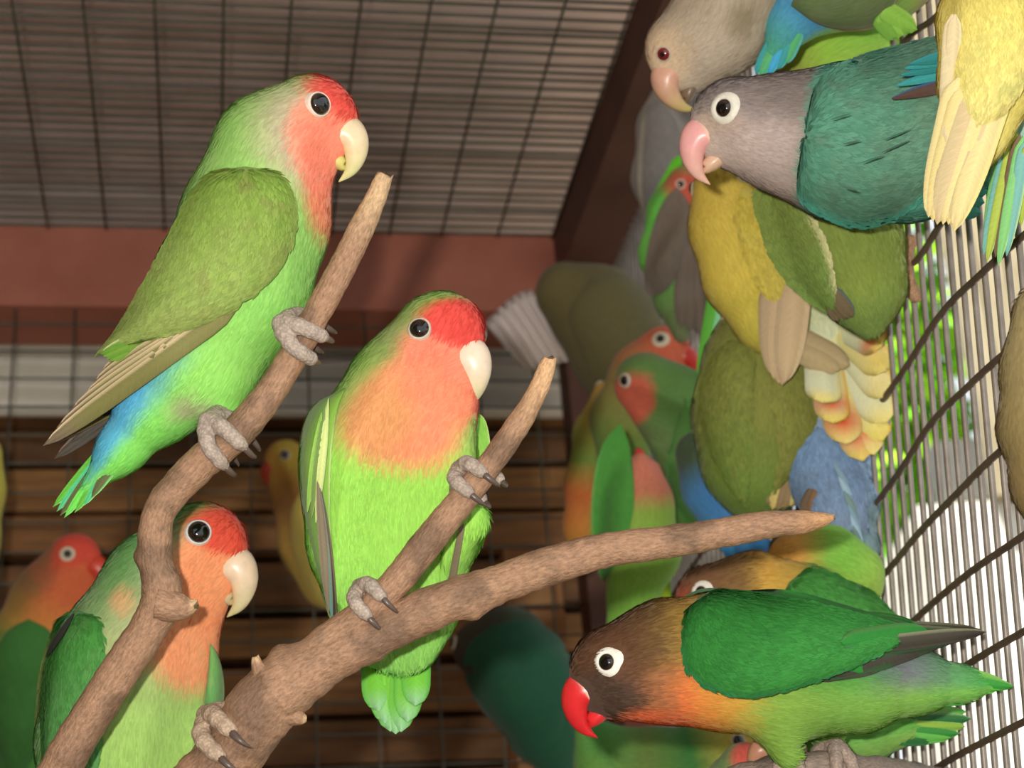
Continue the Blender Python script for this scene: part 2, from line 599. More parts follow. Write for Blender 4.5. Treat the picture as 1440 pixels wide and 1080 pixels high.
def bird(name, label, dep, nodes, beak, up, dors, stops, blobs=(), spots=(), eye=None, bk=None, wings=(), fans=(), extra=(),
         vox=0.0018, ncards=0, k=0.006, group='lovebirds in the aviary', jag=0.06, auto=True):
    if auto and bk is None:
        bk = dict(col=(196, 140, 112), tip=(186, 150, 110))
    nodes = [tuple(n) + (0.0,) * (4 - len(n)) for n in nodes]
    C = np.array([P(n[0], n[1], dep + n[3]) for n in nodes]); R = np.array([n[2] * (dep + n[3]) / FPX for n in nodes])
    B = Blob(k)
    for i in range(len(nodes) - 1):
        B.add(C[i], R[i], C[i + 1], R[i + 1])
    core = len(B.pr)
    for (x0, y0, r0, e0), (x1, y1, r1, e1) in extra:
        B.add(P(x0, y0, dep + e0), r0 * dep / FPX, P(x1, y1, dep + e1), r1 * dep / FPX)
    hr = R[0]; f = D(*beak); u = D(*up); u = unit(u - f * (u @ f)); r = np.cross(f, u)
    B.head = (C[0], f, u, r, hr)
    V, F = B.mesh(vox)
    N = B.grad(V)
    HF = dict(c=C[0], f=f, u=u, r=r, hr=hr)
    # straightened coordinates along the spine
    ns = 240
    sp = catmull(np.hstack([C, R[:, None]]), ns); sc, sr = sp[:, :3], np.maximum(sp[:, 3], 0.002)
    T = unit(np.gradient(sc, axis=0))
    cum = np.concatenate([[0], np.cumsum(np.linalg.norm(np.diff(sc, axis=0), axis=1))]); S = cum / cum[-1]
    dd = D(*dors)
    bl = sstep(S, 0.05, 0.35)[:, None]
    DO = u * (1 - bl) + dd * bl
    DO = unit(DO - T * (DO * T).sum(1, keepdims=True)); LA = np.cross(T, DO)

    def straight(p):
        q = np.sqrt(np.maximum((p * p).sum(1)[:, None] - 2 * p @ sc.T + (sc * sc).sum(1)[None], 0)) - sr[None]
        m_ = np.exp(-(q - q.min(1, keepdims=True)) / 0.004)
        m_ /= m_.sum(1, keepdims=True)
        c_, T_i, DO_i, LA_i = m_ @ sc, unit(m_ @ T), unit(m_ @ DO), unit(m_ @ LA)
        e = p - c_
        return T_i, m_ @ sr, m_ @ cum + (e * T_i).sum(1), (e * DO_i).sum(1), (e * LA_i).sum(1)
    TV, rV, al, dv, la = straight(V)
    flow = np.stack([al * 170, dv * 1000, la * 1000], -1)
    s = np.clip(al / cum[-1], 0, 1); dvn = dv / rV
    nz = vn(V, 260) * 0.6 + vn(V, 620) * 0.4
    sj = s + nz * jag * 0.35; dj = dvn + nz * jag * 2
    ss = [q[0] for q in stops]
    top = np.stack([np.interp(sj, ss, [lin(q[1])[c] for q in stops]) for c in range(3)], -1)
    bot = np.stack([np.interp(sj, ss, [lin(q[2])[c] for q in stops]) for c in range(3)], -1)
    col = mix(bot, top, sstep(dj, -0.35, 0.35))
    rel = (V - C[0]) / hr
    h = np.stack([rel @ f, rel @ u, rel @ r], -1) + (nz * jag)[:, None]
    for c, rad, soft, cc in blobs:
        col = mix(col, lin(cc), ell(h, c, rad, soft))
    for (x, y, e, rp, soft, cc) in spots:
        q = np.linalg.norm(V + (nz * 0.0012)[:, None] - P(x, y, dep + e), axis=1) / (rp * dep / FPX)
        col = mix(col, lin(cc), 1 - sstep(q, 1 - soft, 1 + soft))
    col = pastel(col)
    base = C[len(C) // 2]
    ro = root(name, base, label, 'bird', group)
    mesh_obj('body', V, F, PLUM, ro, col, flow)
    # beak
    if bk is not None:
        g = bk.get('s', 1.0); dr = bk.get('down', 0.0)
        up_p = np.array([(0.52, -0.16, .42, .40), (0.80, -0.17, .40, .40), (0.985, -0.36, .31, .33), (1.03, -0.66, .22, .23), (0.95, -0.95, .125, .125), (0.74, -1.20, .012, .012)])
        lo_p = np.array([(0.42, -0.62, .20, .30), (0.66, -0.76, .18, .26), (0.80, -0.86, .11, .17), (0.86, -0.86, .02, .03)])
        for nm, pth in (('upper_beak', up_p), ('lower_beak', lo_p)):
            q = pth.copy(); q[:, :2] = (q[:, :2] - (0.6, -0.1)) * g + (0.6, -0.1); q[:, 2:] *= g
            cs, sn = math.cos(dr), math.sin(dr)
            x, y = q[:, 0].copy(), q[:, 1].copy()
            q[:, 0] = x * cs + y * sn; q[:, 1] = -x * sn + y * cs
            q[:, :2] += bk.get('off', (0, 0))
            VV, FF, t, ce = loft_beak(HF, q)
            cc = mix(np.tile(lin(bk['col']), (len(VV), 1)), lin(bk.get('tip', bk['col'])), sstep(t, 0.35, 0.95))
            if 'cere' in bk:
                cc = mix(cc, lin(bk['cere']), 1 - sstep(t, 0.14, 0.21))
            if nm == 'lower_beak' and 'low' in bk:
                cc = np.tile(lin(bk['low']), (len(VV), 1))
            mesh_obj(nm, VV, FF, BEAK, ro, cc)
    # eyes
    if eye is None and auto:
        eye = dict(px=None, r=0.20 * hr * FPX / dep)
    if eye is not None:
        e0 = C[0] + (0.15 * f + 0.35 * u + 0.9 * r) * hr if eye['px'] is None else B.hit(eye['px'][0], eye['px'][1], dep - 0.12)
        if e0 is None:
            print('EYE MISS', label); e0 = C[0] + IT * hr
        mir = e0 - 2 * ((e0 - C[0]) @ r) * r
        pts = [e0] + ([mir] if eye.get('two', True) and np.linalg.norm(mir - e0) > 0.9 * hr else [])
        for p in pts:
            for _ in range(6):
                p = p - B.grad(p[None])[0] * float(B(p[None])[0])
            n = B.grad(p[None])[0]
            re = eye['r'] * dep / FPX; rg = eye.get('ring', eye['r'] * 1.35) * dep / FPX
            a = unit(np.cross(n, u)); b = np.cross(a, n) * -1
            b = unit(np.cross(n, a))
            na, nb = 24, 12
            VV, FF, CC = [], [], []
            for ii in range(nb + 1):
                ph = ii / nb * math.pi * 0.62
                for jj in range(na):
                    th = jj / na * 2 * math.pi
                    VV.append(p + n * (re * 0.62 * (math.cos(ph) + 0.02)) + re * math.sin(ph) * (math.cos(th) * a + math.sin(th) * b))
                    w = float(sstep(math.sin(ph) if ph < 1.57 else 1.0, eye.get('pupil', 0.62), eye.get('pupil', 0.62) + 0.15))
                    CC.append(lin((10, 9, 9)) * (1 - w) + lin(eye.get('iris', (38, 26, 20))) * w)
            for ii in range(nb):
                for jj in range(na):
                    kk = (jj + 1) % na
                    FF.append((ii * na + jj, (ii + 1) * na + jj, (ii + 1) * na + kk, ii * na + kk))
            eo = mesh_obj('eye', VV, FF, EYEM, ro, np.array(CC))
            VV, FF, CC = [], [], []
            prof = [(re * 0.97, re * 0.02), (re * 1.04, re * 0.20), ((re + rg) / 2, re * 0.17), (rg * 0.96, re * 0.06), (rg * 1.02, -re * 0.35)]
            rc = lin(eye.get('ringcol', (225, 215, 195)))
            for q, (rr, hh) in enumerate(prof):
                for jj in range(28):
                    th = jj / 28 * 2 * math.pi
                    pt = 1.0 + (eye.get('point', 0.0) * max(0, -(math.cos(th) * (a @ f) + math.sin(th) * (b @ f)) - 0.72) * 3 if q >= 3 else 0)
                    x = p + rr * pt * (math.cos(th) * a + math.sin(th) * b)
                    x = x - n * float(B(x[None])[0]) * 1.0 if q >= 2 else x
                    VV.append(x + n * hh); CC.append(rc * (0.55 if q == 0 else 1.0))
            for q in range(len(prof) - 1):
                for jj in range(28):
                    kk = (jj + 1) % 28
                    FF.append((q * 28 + jj, (q + 1) * 28 + jj, (q + 1) * 28 + kk, q * 28 + kk))
            mesh_obj('eye_ring', VV, FF, SKIN, eo, np.array(CC))
    if ncards:
        bad = ell(np.stack([rel @ f, rel @ u, rel @ r], -1), (0.80, -0.35, 0), (0.42, 0.62, 0.5), 0.02) > 0.5
        if eye is not None:
            for p in pts:
                bad |= np.linalg.norm(V - p, axis=1) < rg * 1.02
        Fk = F[~bad[F].any(1)]
        cards(ro, 'contour_plumage', V, Fk, N, TV, col, ncards, 0.0042, 0.00030, 0.00028, RNG)
    # wings
    bc = C[len(C) // 2]
    sag = unit(np.cross(unit(C[1] - C[-1]), dd))
    for w in wings:
        items = []
        NU, NV = w.get('nu', 34), w.get('nv', 17)
        b = catmull(w['back'], NU); fr = catmull(w['front'], NU)
        vv = np.linspace(0, 1, NV)
        px = b[:, None] * (1 - vv)[None, :, None] + fr[:, None] * vv[None, :, None]
        uu = np.linspace(0, 1, NU)[:, None] * np.ones((1, NV)); v2 = vv[None] * 2 - 1 + 0 * uu
        d = dep + w.get('dS', 0.0) + (w.get('dE', 0.0) - w.get('dS', 0.0)) * uu - w.get('belly', 0.0) * (1 - v2 ** 2)
        th = w.get('th', 0.003)
        off = 0.0007 + th * np.sqrt(np.clip(1 - v2 ** 2, 0, 1)) * np.clip(np.minimum(uu * 5, (1 - uu) * 4), 0, 1)
        nf = sum(fd['n'] for fd in w.get('fans', ()) if fd.get('hug', True) and not fd.get('lens'))
        off = off + min(w.get('lift', 0.0032), 0.0005 * nf) * sstep(uu, 0.25, 0.55)
        rr = ray(px[..., 0], px[..., 1])
        for _ in range(40):
            q = (EYE + rr * d[..., None]).reshape(-1, 3)
            g = off - B(q).reshape(d.shape)
            d = np.where(g > 0, d - np.clip(g, 0, 0.004) * 0.8, d)
        for _ in range(6):
            e = d.copy()
            e[1:-1, 1:-1] = (d[:-2, 1:-1] + d[2:, 1:-1] + d[1:-1, :-2] + d[1:-1, 2:]) / 4
            d = np.minimum(d, e) * 0.5 + e * 0.5
        W = EYE + rr * d[..., None]
        Vw = W.reshape(-1, 3)
        # underside, tucked in against the body
        back = W + (unit(rr) * w.get('thick', 0.0022)) * np.clip(np.minimum(np.minimum(vv, 1 - vv)[None] * 10, np.minimum(uu, 1 - uu) * 14), 0, 1)[..., None]
        allV = np.vstack([Vw, back.reshape(-1, 3)])
        FF = []
        o = NU * NV
        for ii in range(NU - 1):
            for jj in range(NV - 1):
                a = ii * NV + jj
                FF.append((a, a + NV, a + NV + 1, a + 1)); FF.append((o + a, o + a + 1, o + a + NV + 1, o + a + NV))
        rim = [(0, j) for j in range(NV)] + [(i2, NV - 1) for i2 in range(1, NU)] + [(NU - 1, j) for j in range(NV - 2, -1, -1)] + [(i2, 0) for i2 in range(NU - 2, 0, -1)]
        for q in range(len(rim)):
            a = rim[q][0] * NV + rim[q][1]; c2 = rim[(q + 1) % len(rim)]; c2 = c2[0] * NV + c2[1]
            FF.append((a, c2, o + c2, o + a))
        cs = [lin(x) for x in w['cols']]
        nzw = (vn(Vw, 170) * 0.6 + vn(Vw, 420) * 0.5)
        uf = uu.ravel(); vf = v2.ravel()
        cw = mix(np.tile(cs[0], (o, 1)), cs[1], sstep(uf + nzw * 0.25, 0.15, 0.85))
        cw = mix(cw, cs[2], sstep(nzw, 0.15, 0.7) * w.get('mott', 0.7))
        if 'edge' in w:
            es = w.get('edgeside', 1)
            cw = mix(cw, lin(w['edge']), sstep(vf * es, w.get('edgew', 0.86), 0.97) * sstep(uf, 0.12, 0.3))
        cw = pastel(cw)
        cw2 = np.vstack([cw, cw])
        Lw = np.linalg.norm(W[-1, NV // 2] - W[0, NV // 2]); Ww = np.linalg.norm(W[NU // 2, -1] - W[NU // 2, 0])
        flw = np.stack([uf * Lw * 260, vf * Ww * 0.5 * 1300, 0 * uf], -1)
        # flip faces so that they look outwards
        nn = np.cross(W[NU // 2 + 1, NV // 2] - W[NU // 2, NV // 2], W[NU // 2, NV // 2 + 1] - W[NU // 2, NV // 2])
        if nn @ IT < 0:
            FF = [x[::-1] for x in FF]
        sgn = 1 if nn @ IT > 0 else -1
        items.append(('wing', allV, FF, cw2, np.vstack([flw, flw]), PLUM))
        for fd in w.get('fans', ()):
            fd = dict(fd); nm = fd.pop('name', 'flight_feather')
            hug = fd.pop('hug', True)
            fi = fan_items(nm, dep, **fd)
            for q, it in enumerate(fi):
                a1 = it[1]
                if hug:
                    want = (0.0010 + th if fd.get('lens') else 0.0004) + 0.00030 * (len(fi) - q if fd.get('stack', -1) > 0 else q + 1)
                    half = len(a1) // 2
                    tr = np.repeat(np.linspace(0, 1, 16), half // 16)
                    want = want if not w.get('sink') else -0.004 + (want + 0.004) * sstep(tr, 0.08, 0.38)
                    rv = unit(a1[:half] - EYE); mv = np.zeros(half)
                    for _ in range(30):
                        g = want - B(a1[:half] - rv * mv[:, None])
                        mv = np.where(g > 0, mv + np.clip(g, 0, 0.003) * 0.8, mv)
                    m2 = mv.reshape(16, -1); rm = m2.max(1)
                    tt = np.linspace(0, 1, 16); LL = np.linalg.norm(a1[half - 3] - a1[2])
                    dec = np.where(tt[:, None] < tt[None], 0.7, 0.30) * LL * np.abs(tt[:, None] - tt[None])
                    rs = (rm[None] - dec).max(1); ind = (m2[None] - dec[..., None]).max(1)
                    mv = (0.6 * rs[:, None] + 0.4 * ind).ravel()
                    a1[:half] -= rv * mv[:, None]; a1[half:] -= rv * mv[:, None]
            items += fi
        for mirror in ((False, True) if w.get('mirror') else (False,)):
            par = None
            for (nm, a1, f1, c1, l1, mt) in items:
                a2 = a1
                if mirror:
                    a2 = a1 - 2 * ((a1 - bc) @ sag)[:, None] * sag; f1 = [tuple(x)[::-1] for x in f1]
                ob = mesh_obj(nm, a2, f1, mt, par or ro, c1, l1)
                if par is None:
                    par = ob
                    if ncards and not mirror and w.get('cards', True):
                        gu = np.gradient(W, axis=0); gv = np.gradient(W, axis=1)
                        Nw = unit(np.cross(gu, gv)) * sgn
                        Fq = np.array([(ii * NV + jj, (ii + 1) * NV + jj, (ii + 1) * NV + jj + 1, ii * NV + jj + 1) for ii in range(2, NU - 2) for jj in range(0, NV - 1)])
                        cards(ob, 'covert_plumage', Vw, Fq, Nw.reshape(-1, 3), unit(gu.reshape(-1, 3)), cw, int(ncards * 0.45), 0.0050, 0.00075, 0.00025, RNG, 0.2)
    for fd in fans:
        fd = dict(fd); nm = fd.pop('name', 'tail_feather')
        for (nm, a1, f1, c1, l1, mt) in fan_items(nm, dep, **fd):
            mesh_obj(nm, a1, f1, mt, ro, c1, l1)
    return ro, B


def foot(ro, cpt, axis, R, n0, hip, toes, rt=0.0025, col=(182, 166, 152), claw=(92, 78, 70), fine=0.0006):
    """a zygodactyl foot closed on a rod: shank and toes one skin, each claw a sub-part
    toes: (offset along the rod, start angle, end angle, slant)"""
    A = unit(axis); n0 = unit(n0 - A * (n0 @ A)); t = np.cross(A, n0)
    B = Blob(0.0012)
    top = cpt + n0 * (R + rt)
    B.add(hip, rt * 1.5, top + n0 * rt * 0.6, rt * 1.25)
    cl = []
    for (a, p0, p1, sl) in toes:
        m = 9
        prev = None
        for i in range(m):
            q = i / (m - 1); ph = math.radians(p0 + (p1 - p0) * q)
            rr = rt * (1.08 - 0.30 * q) * (1.0 + 0.10 * (i % 2))
            x = cpt + A * (a * min(1, 0.35 + q * 1.3) + sl * q) + (R + rr * 0.85) * (math.cos(ph) * n0 + math.sin(ph) * t)
            if prev is None:
                B.add(top, rt * 1.15, x, rr)
            else:
                B.add(prev[0], prev[1], x, rr)
            prev = (x, rr)
        pts = []
        sg = 1 if p1 > p0 else -1
        for i in range(7):
            q = i / 6; ph = math.radians(p1 + sg * (4 + 62 * q * min(1.0, 0.006 / R)))
            pts.append(cpt + A * (a + sl) + (R + rt * (0.95 + 0.75 * math.sin(q * 2.6)) ) * (math.cos(ph) * n0 + math.sin(ph) * t))
        cl.append(pts)
    V, F = B.mesh(fine)
    nz = vn(V, 500)
    c = lin(col) * (1 + 0.18 * nz)[:, None]
    fo = mesh_obj('foot', V, F, FOOT, ro, c)
    for pts in cl:
        p = catmull(pts, 12)
        VV, FF = tube(p, rt * 0.50 * (1 - np.linspace(0, 1, 12) ** 1.6 * 0.93), 8)
        mesh_obj('claw', VV, FF, BEAK, fo, np.tile(lin(claw), (len(VV), 1)))
    return fo


# ------------------------------------------------------------------ branches


def limb(path, dep, n=120, seg=22, lump=0.05, tipc=(206, 172, 132), barkc=(166, 130, 102), tipn=0.06, knots=(), tilt=0.0):
    """path rows: px, py, radius px, depth offset -> vertices, faces, colour, flow of one limb with bark relief"""
    path = np.array([tuple(q) + (0.0,) * (4 - len(q)) for q in path], float)
    c = catmull(path, n)
    d = dep + c[:, 3]
    ctr = P(c[:, 0], c[:, 1], d); rad = np.maximum(c[:, 2], 1.0) * d / FPX
    V, F = tube(ctr, rad, seg)
    Vr = V.reshape(n, seg, 3)
    cum = np.concatenate([[0], np.cumsum(np.linalg.norm(np.diff(ctr, axis=0), axis=1))])
    dirn = unit(Vr - ctr[:, None])
    nzz = vn(Vr, 90) * 0.6 + vn(Vr, 230) * 0.35 + vn(Vr, 520) * 0.2
    ringn = vn(np.stack([cum * 420, 0 * cum, 0 * cum], -1))[:, None] * 0.25
    amp = rad[:, None] * (lump * 2) * (nzz + ringn)
    for (tq, ang, size) in knots:
        dq = np.abs(np.linspace(0, 1, n) - tq)[:, None] * cum[-1]
        th = np.arange(seg) / seg * 2 * math.pi
        da = np.abs((th - ang + math.pi) % (2 * math.pi) - math.pi)[None] * rad[:, None]
        amp = amp + size * np.exp(-(dq ** 2 + da ** 2) / (size * 1.6) ** 2)
    Vr = Vr + dirn * amp[..., None]
    t = np.linspace(0, 1, n)[:, None] * np.ones((1, seg))
    blot = sstep(vn(Vr, 70) + 0.4 * vn(Vr, 300), 0.0, 0.7)
    col = mix(np.tile(lin(barkc), (n, seg, 1)), lin(np.array(barkc) * 0.78), blot)
    col = mix(col, lin(tipc), sstep(t + 0.35 * tipn * nzz, 1 - tipn * 1.6, 1 - tipn * 0.6))
    # the end is torn: push its last rings about
    jag = vn(Vr[-1] * 1.0, 700)
    Vr[-1] = Vr[-1] + unit(ctr[-1] - ctr[-2]) * (rad[-1] * 0.9 * jag)[:, None]
    th = np.arange(seg) / seg * 2 * math.pi
    fl = np.stack([np.cos(th)[None] * rad[:, None] * 420, np.sin(th)[None] * rad[:, None] * 420, cum[:, None] * 170 + 0 * t], -1)
    return Vr.reshape(-1, 3), F, col.reshape(-1, 3), fl.reshape(-1, 3), ctr, rad


def near(ctr, rad, px, py, dguess):
    """point of a limb's axis nearest to a pixel, its direction and radius"""
    rel = ctr - EYE
    d = rel @ IF
    x = 720 + FPX * (rel @ IR) / d; y = 540 + FPX * (rel @ ID) / d
    i = int(np.argmin((x - px) ** 2 + (y - py) ** 2)); i = min(max(i, 1), len(ctr) - 2)
    return ctr[i], unit(ctr[i + 1] - ctr[i - 1]), rad[i]

# ------------------------------------------------------------------ the aviary
ZC = CAMZ + 0.65                  # ceiling mesh
YB = 1.10                         # back wall
XW = 0.29                         # right wall of wire


def structure(name, V, F, mat, parent=None, smooth=False):
    o = mesh_obj(name, V, F, mat, parent, smooth=smooth)
    if parent is None:
        o['kind'] = 'structure'
    return o


M_BEAM = plain('red_brown_paint', (178, 112, 92), (156, 94, 76), 14, 0.55, stretch=(1, 1, 1), bmp=0.15)
M_POST = plain('dark_brown_paint', (98, 66, 52), (80, 52, 42), 14, 0.6, bmp=0.15)
M_ROOF = plain('weathered_roof_sheet', (206, 180, 168), (172, 146, 134), 9, 0.7, stretch=(1, 4, 1))
M_SHEET = plain('pale_corrugated_metal', (232, 226, 212), (212, 204, 190), 12, 0.5, bmp=0.08)
M_PLANK = [plain('rough_brown_plank_%d' % i, c, c2, 16, 0.8, stretch=(1, 8, 8), bmp=0.4) for i, (c, c2) in enumerate((((158, 112, 68), (112, 78, 50)), ((134, 96, 62), (96, 68, 46)), ((166, 120, 70), (124, 88, 54))))]
M_FLOOR = plain('floor_boards', (120, 104, 86), (96, 82, 66), 8, 0.8)
M_WIRE_D = plain('dark_green_wire', (98, 96, 82), (78, 76, 66), 40, 0.5, 0.0, bmp=0.1)
M_WIRE_L = plain('galvanised_wire', (158, 148, 138), (126, 116, 106), 60, 0.45, 0.25, bmp=0.15, spec=0.4)
M_WIRE_B = plain('brown_wire', (104, 88, 74), (84, 70, 58), 60, 0.5, 0.2, bmp=0.15)

V, F = box((0, 0.4, -0.02), 2.4, 3.2, 0.04); structure('floor', V, F, M_FLOOR)
V, F = box((-0.9, 0.4, 0.66), 0.04, 3.2, 1.36); structure('wall_left_shield', V, F, M_FLOOR)  # unseen side wall, added to keep sky light out

# roof sheet above the ceiling mesh, corrugated across the view
nx, ny = 3, 160
xs = np.linspace(-0.95, 0.40, nx); ys = np.linspace(-1.0, 1.75, ny)
V = np.array([(x, y, ZC + 0.10 + 0.006 * math.sin(y * 2 * math.pi / 0.076)) for y in ys for x in xs])
F = [(i * nx + j, i * nx + j + 1, (i + 1) * nx + j + 1, (i + 1) * nx + j) for i in range(ny - 1) for j in range(nx - 1)]
ce = structure('ceiling', V, F, M_ROOF, smooth=True)
md = ce.modifiers.new('sheet', 'SOLIDIFY'); md.thickness = 0.004; md.offset = 1

V, F = box((-0.33, YB + 0.03, ZC - 0.032), 1.24, 0.06, 0.064); structure('trim_1', V, F, M_BEAM)       # back beam
V, F = box((0.278, 0.35, ZC - 0.020), 0.050, 1.62, 0.040); structure('trim_2', V, F, M_POST)           # beam above the wire wall
V, F = box((0.288, YB + 0.03, ZC / 2), 0.05, 0.06, ZC); structure('trim_3', V, F, M_BEAM)              # corner post
V, F = box((0.262, YB + 0.012, ZC / 2), 0.016, 0.03, ZC); structure('trim_4', V, F, M_POST)

# back wall: pale corrugated sheet over brown planks
nz_ = 60
zs = np.linspace(0.0, 1.0, nz_)
_r = ray(200, 588)
z0, z1 = CAMZ + (YB + 0.10) * _r[2] / _r[1], ZC - 0.005
V = []
for x in (-0.95, 0.42):
    for q in zs:
        z = z0 + (z1 - z0) * q
        V.append((x, YB + 0.10 - 0.010 * math.sin(q * 2 * math.pi * 5.2), z))
F = [(i, i + 1, nz_ + i + 1, nz_ + i) for i in range(nz_ - 1)]
wb_ = structure('wall_back', np.array(V), F, M_SHEET, smooth=True)
md = wb_.modifiers.new('sheet', 'SOLIDIFY'); md.thickness = 0.004; md.offset = 1
z = z0 + 0.05
i = 0
while z > 0.03:
    h = random.uniform(0.026, 0.036)
    g = random.uniform(0.006, 0.012)
    y = YB + 0.16 + random.uniform(-0.01, 0.012)
    V, F = box((-0.26 + random.uniform(-0.02, 0.02), y, z - h / 2), 1.36, 0.022, h)
    structure('plank', V, F, M_PLANK[i % 3], wb_)
    z -= h + g; i += 1
V, F = box((-0.26, YB + 0.22, 0.62), 1.45, 0.02, 1.24); structure('backing_board', V, F, plain('dark_backing', (70, 52, 40), (56, 42, 34), 10, 0.9), wb_)


def wire(parent, pts, r, mat, seg=6, n=None):
    V, F = tube(pts if n is None else catmull(pts, n), r, seg)
    return mesh_obj('wire', V, F, mat, parent)


# ceiling mesh
cm = root('ceiling_mesh', (0, 0.8, ZC), 'dark wire mesh stretched under the grey roof sheet', 'wire mesh')
y = 0.60
while y < YB - 0.003:
    o = wire(cm, [(-0.60, y, ZC + random.uniform(-.0006, .0006)), (0.255, y + random.uniform(-.002, .002), ZC)], 0.0011, M_WIRE_D); y += 0.0092
x = -0.56
while x < 0.25:
    wire(cm, [(x, 0.56, ZC - 0.0015), (x + random.uniform(-.002, .002), YB, ZC - 0.0015)], 0.0010, M_WIRE_D); x += 0.0405

# back mesh under the beam
bm_ = root('back_mesh', (0, YB, 0.6), 'thin dark wire mesh across the brown planks below the red-brown beam', 'wire mesh')
z = ZC - 0.075
while z > 0.45:
    wire(bm_, [(-0.75, YB + 0.006, z), (0.26, YB + 0.006, z)], 0.0008, M_WIRE_D); z -= 0.0212
x = -0.62
while x < 0.26:
    wire(bm_, [(x, YB + 0.004, 0.40), (x, YB + 0.004, ZC - 0.06)], 0.0009, M_WIRE_D); x += 0.0405

# right wall of upright wires with a few bowed cross wires


def wall_at(px, py, dx=0.0):
    """point of the wire wall seen at a pixel"""
    r = ray(px, py)
    return EYE + r * ((XW + dx) / r[..., 0:1] if r.ndim > 1 else (XW + dx) / r[0])


pa, pb = wall_at(1330, 250), wall_at(1361, 600)
TY = (pb[1] - pa[1]) / (pb[2] - pa[2])
wm = root('wire_wall', (XW, 0.8, 0.6), 'wall of close upright grey wires with bowed cross wires, birds clinging to it', 'wire mesh')
y = 0.50
rw = random.Random(3)
zm = wall_at(1330, 500)[2]
while y < YB + 0.05:
    zt, zb_ = ZC - 0.03, CAMZ - 0.02
    wire(wm, [(XW + rw.uniform(-.0006, .0006), y + TY * (zb_ - zm) + rw.uniform(-.0008, .0008), zb_), (XW, y + rw.uniform(-.0008, .0008), (zt + zb_) / 2 * 0.5 + zm * 0.5), (XW, y + TY * (zt - zm), zt)], 0.00125, M_WIRE_L, n=5)
    y += 0.0098
CROSS = [[(1238, 567), (1320, 446), (1380, 385), (1440, 331), (1500, 285)],
         [(1227, 714), (1306, 600), (1360, 545), (1412, 498), (1500, 430)],
         [(1225, 828), (1290, 752), (1345, 695), (1404, 637), (1500, 560)],
         [(1225, 935), (1283, 875), (1355, 812), (1434, 757), (1510, 705)],
         [(1290, 985), (1360, 935), (1440, 888), (1520, 845)],
         [(1255, 1125), (1320, 1078), (1380, 1045), (1440, 1015), (1520, 975)],
         [(1236, 418), (1290, 365), (1330, 305), (1400, 220), (1480, 150)],
         [(1240, 270), (1320, 170), (1420, 75), (1480, 20)], [(1230, 120), (1320, 20), (1400, -60)]]
for c in CROSS:
    q = wall_at(np.array([q[0] for q in c], float), np.array([q[1] for q in c], float), -0.002)
    q = np.vstack([[(XW - 0.002, YB, q[0][2] - 0.01)], [(XW - 0.002, (YB + q[0][1]) / 2, q[0][2] - 0.005)], q])
    wire(wm, q, 0.0014, M_WIRE_B, 8, 44)

# ------------------------------------------------------------------ outside, beyond the wire wall
M_STUC = plain('sunlit_white_wall', (236, 232, 220), (222, 216, 202), 5, 0.8)
M_TAN = plain('pale_timber', (176, 164, 136), (150, 138, 110), 18, 0.8, stretch=(6, 6, 1))
M_GREYR = plain('grey_rail', (112, 112, 106), (92, 92, 88), 15, 0.7)
M_GRASS = plain('ground_grass', (92, 92, 80), (74, 74, 62), 10, 0.9)


def slab(px0, px1, py0, py1, d, thick, name, mat, label, cat):
    c = P((px0 + px1) / 2, (py0 + py1) / 2, d)
    ax = unit(np.array([IR[0], IR[1], 0])); az = np.array([0, 0, 1.0]); ay = np.cross(az, ax)
    w = (px1 - px0) * d / FPX; h = (py1 - py0) * d / FPX
    V, F = box(c + ay * thick / 2, w, thick, h, (ax, ay, az))
    return tag(mesh_obj(name, V, F, mat, smooth=False), label, cat)


V, F = box((3.5, 2.5, -0.06), 6.0, 8.0, 0.08); structure('ground', V, F, M_GRASS)
AXO = (unit(np.array([IR[0], IR[1], 0])), unit(np.array([-IR[1], IR[0], 0])), np.array([0, 0, 1.0]))
c = P(1420, 702, 1.66)
V, F = box(np.array([c[0], c[1], c[2] / 2 - 0.01]) + AXO[0] * 0.12 + AXO[1] * 0.10, 0.42, 0.20, c[2] + 0.02, AXO)
tag(mesh_obj('garden_wall', V, F, M_STUC, smooth=False), 'sunlit white garden wall outside the wire, under the pale boards', 'wall')
WTOP = c[2]
for i, (x0, x1, lb) in enumerate(((1338, 1372, 'narrow pale timber board outside, next to the leafy shrub'), (1376, 1412, 'pale timber board outside, between two other boards'), (1416, 1470, 'widest pale timber board outside, beside the brown streaky bird'))):
    c = P((x0 + x1) / 2, 400, 1.75)
    top = c[2] + 0.55
    V, F = box((c[0], c[1], (top + WTOP) / 2 - 0.002), (x1 - x0) * 1.75 / FPX, 0.02, top - WTOP, AXO)
    tag(mesh_obj('fence_board', V, F, M_TAN, smooth=False), lb, 'board', 'boards outside')
slab(1318, 1480, 612, 700, 1.70, 0.03, 'garden_rail', M_GREYR, 'dark grey rail fixed across the pale boards outside', 'rail')


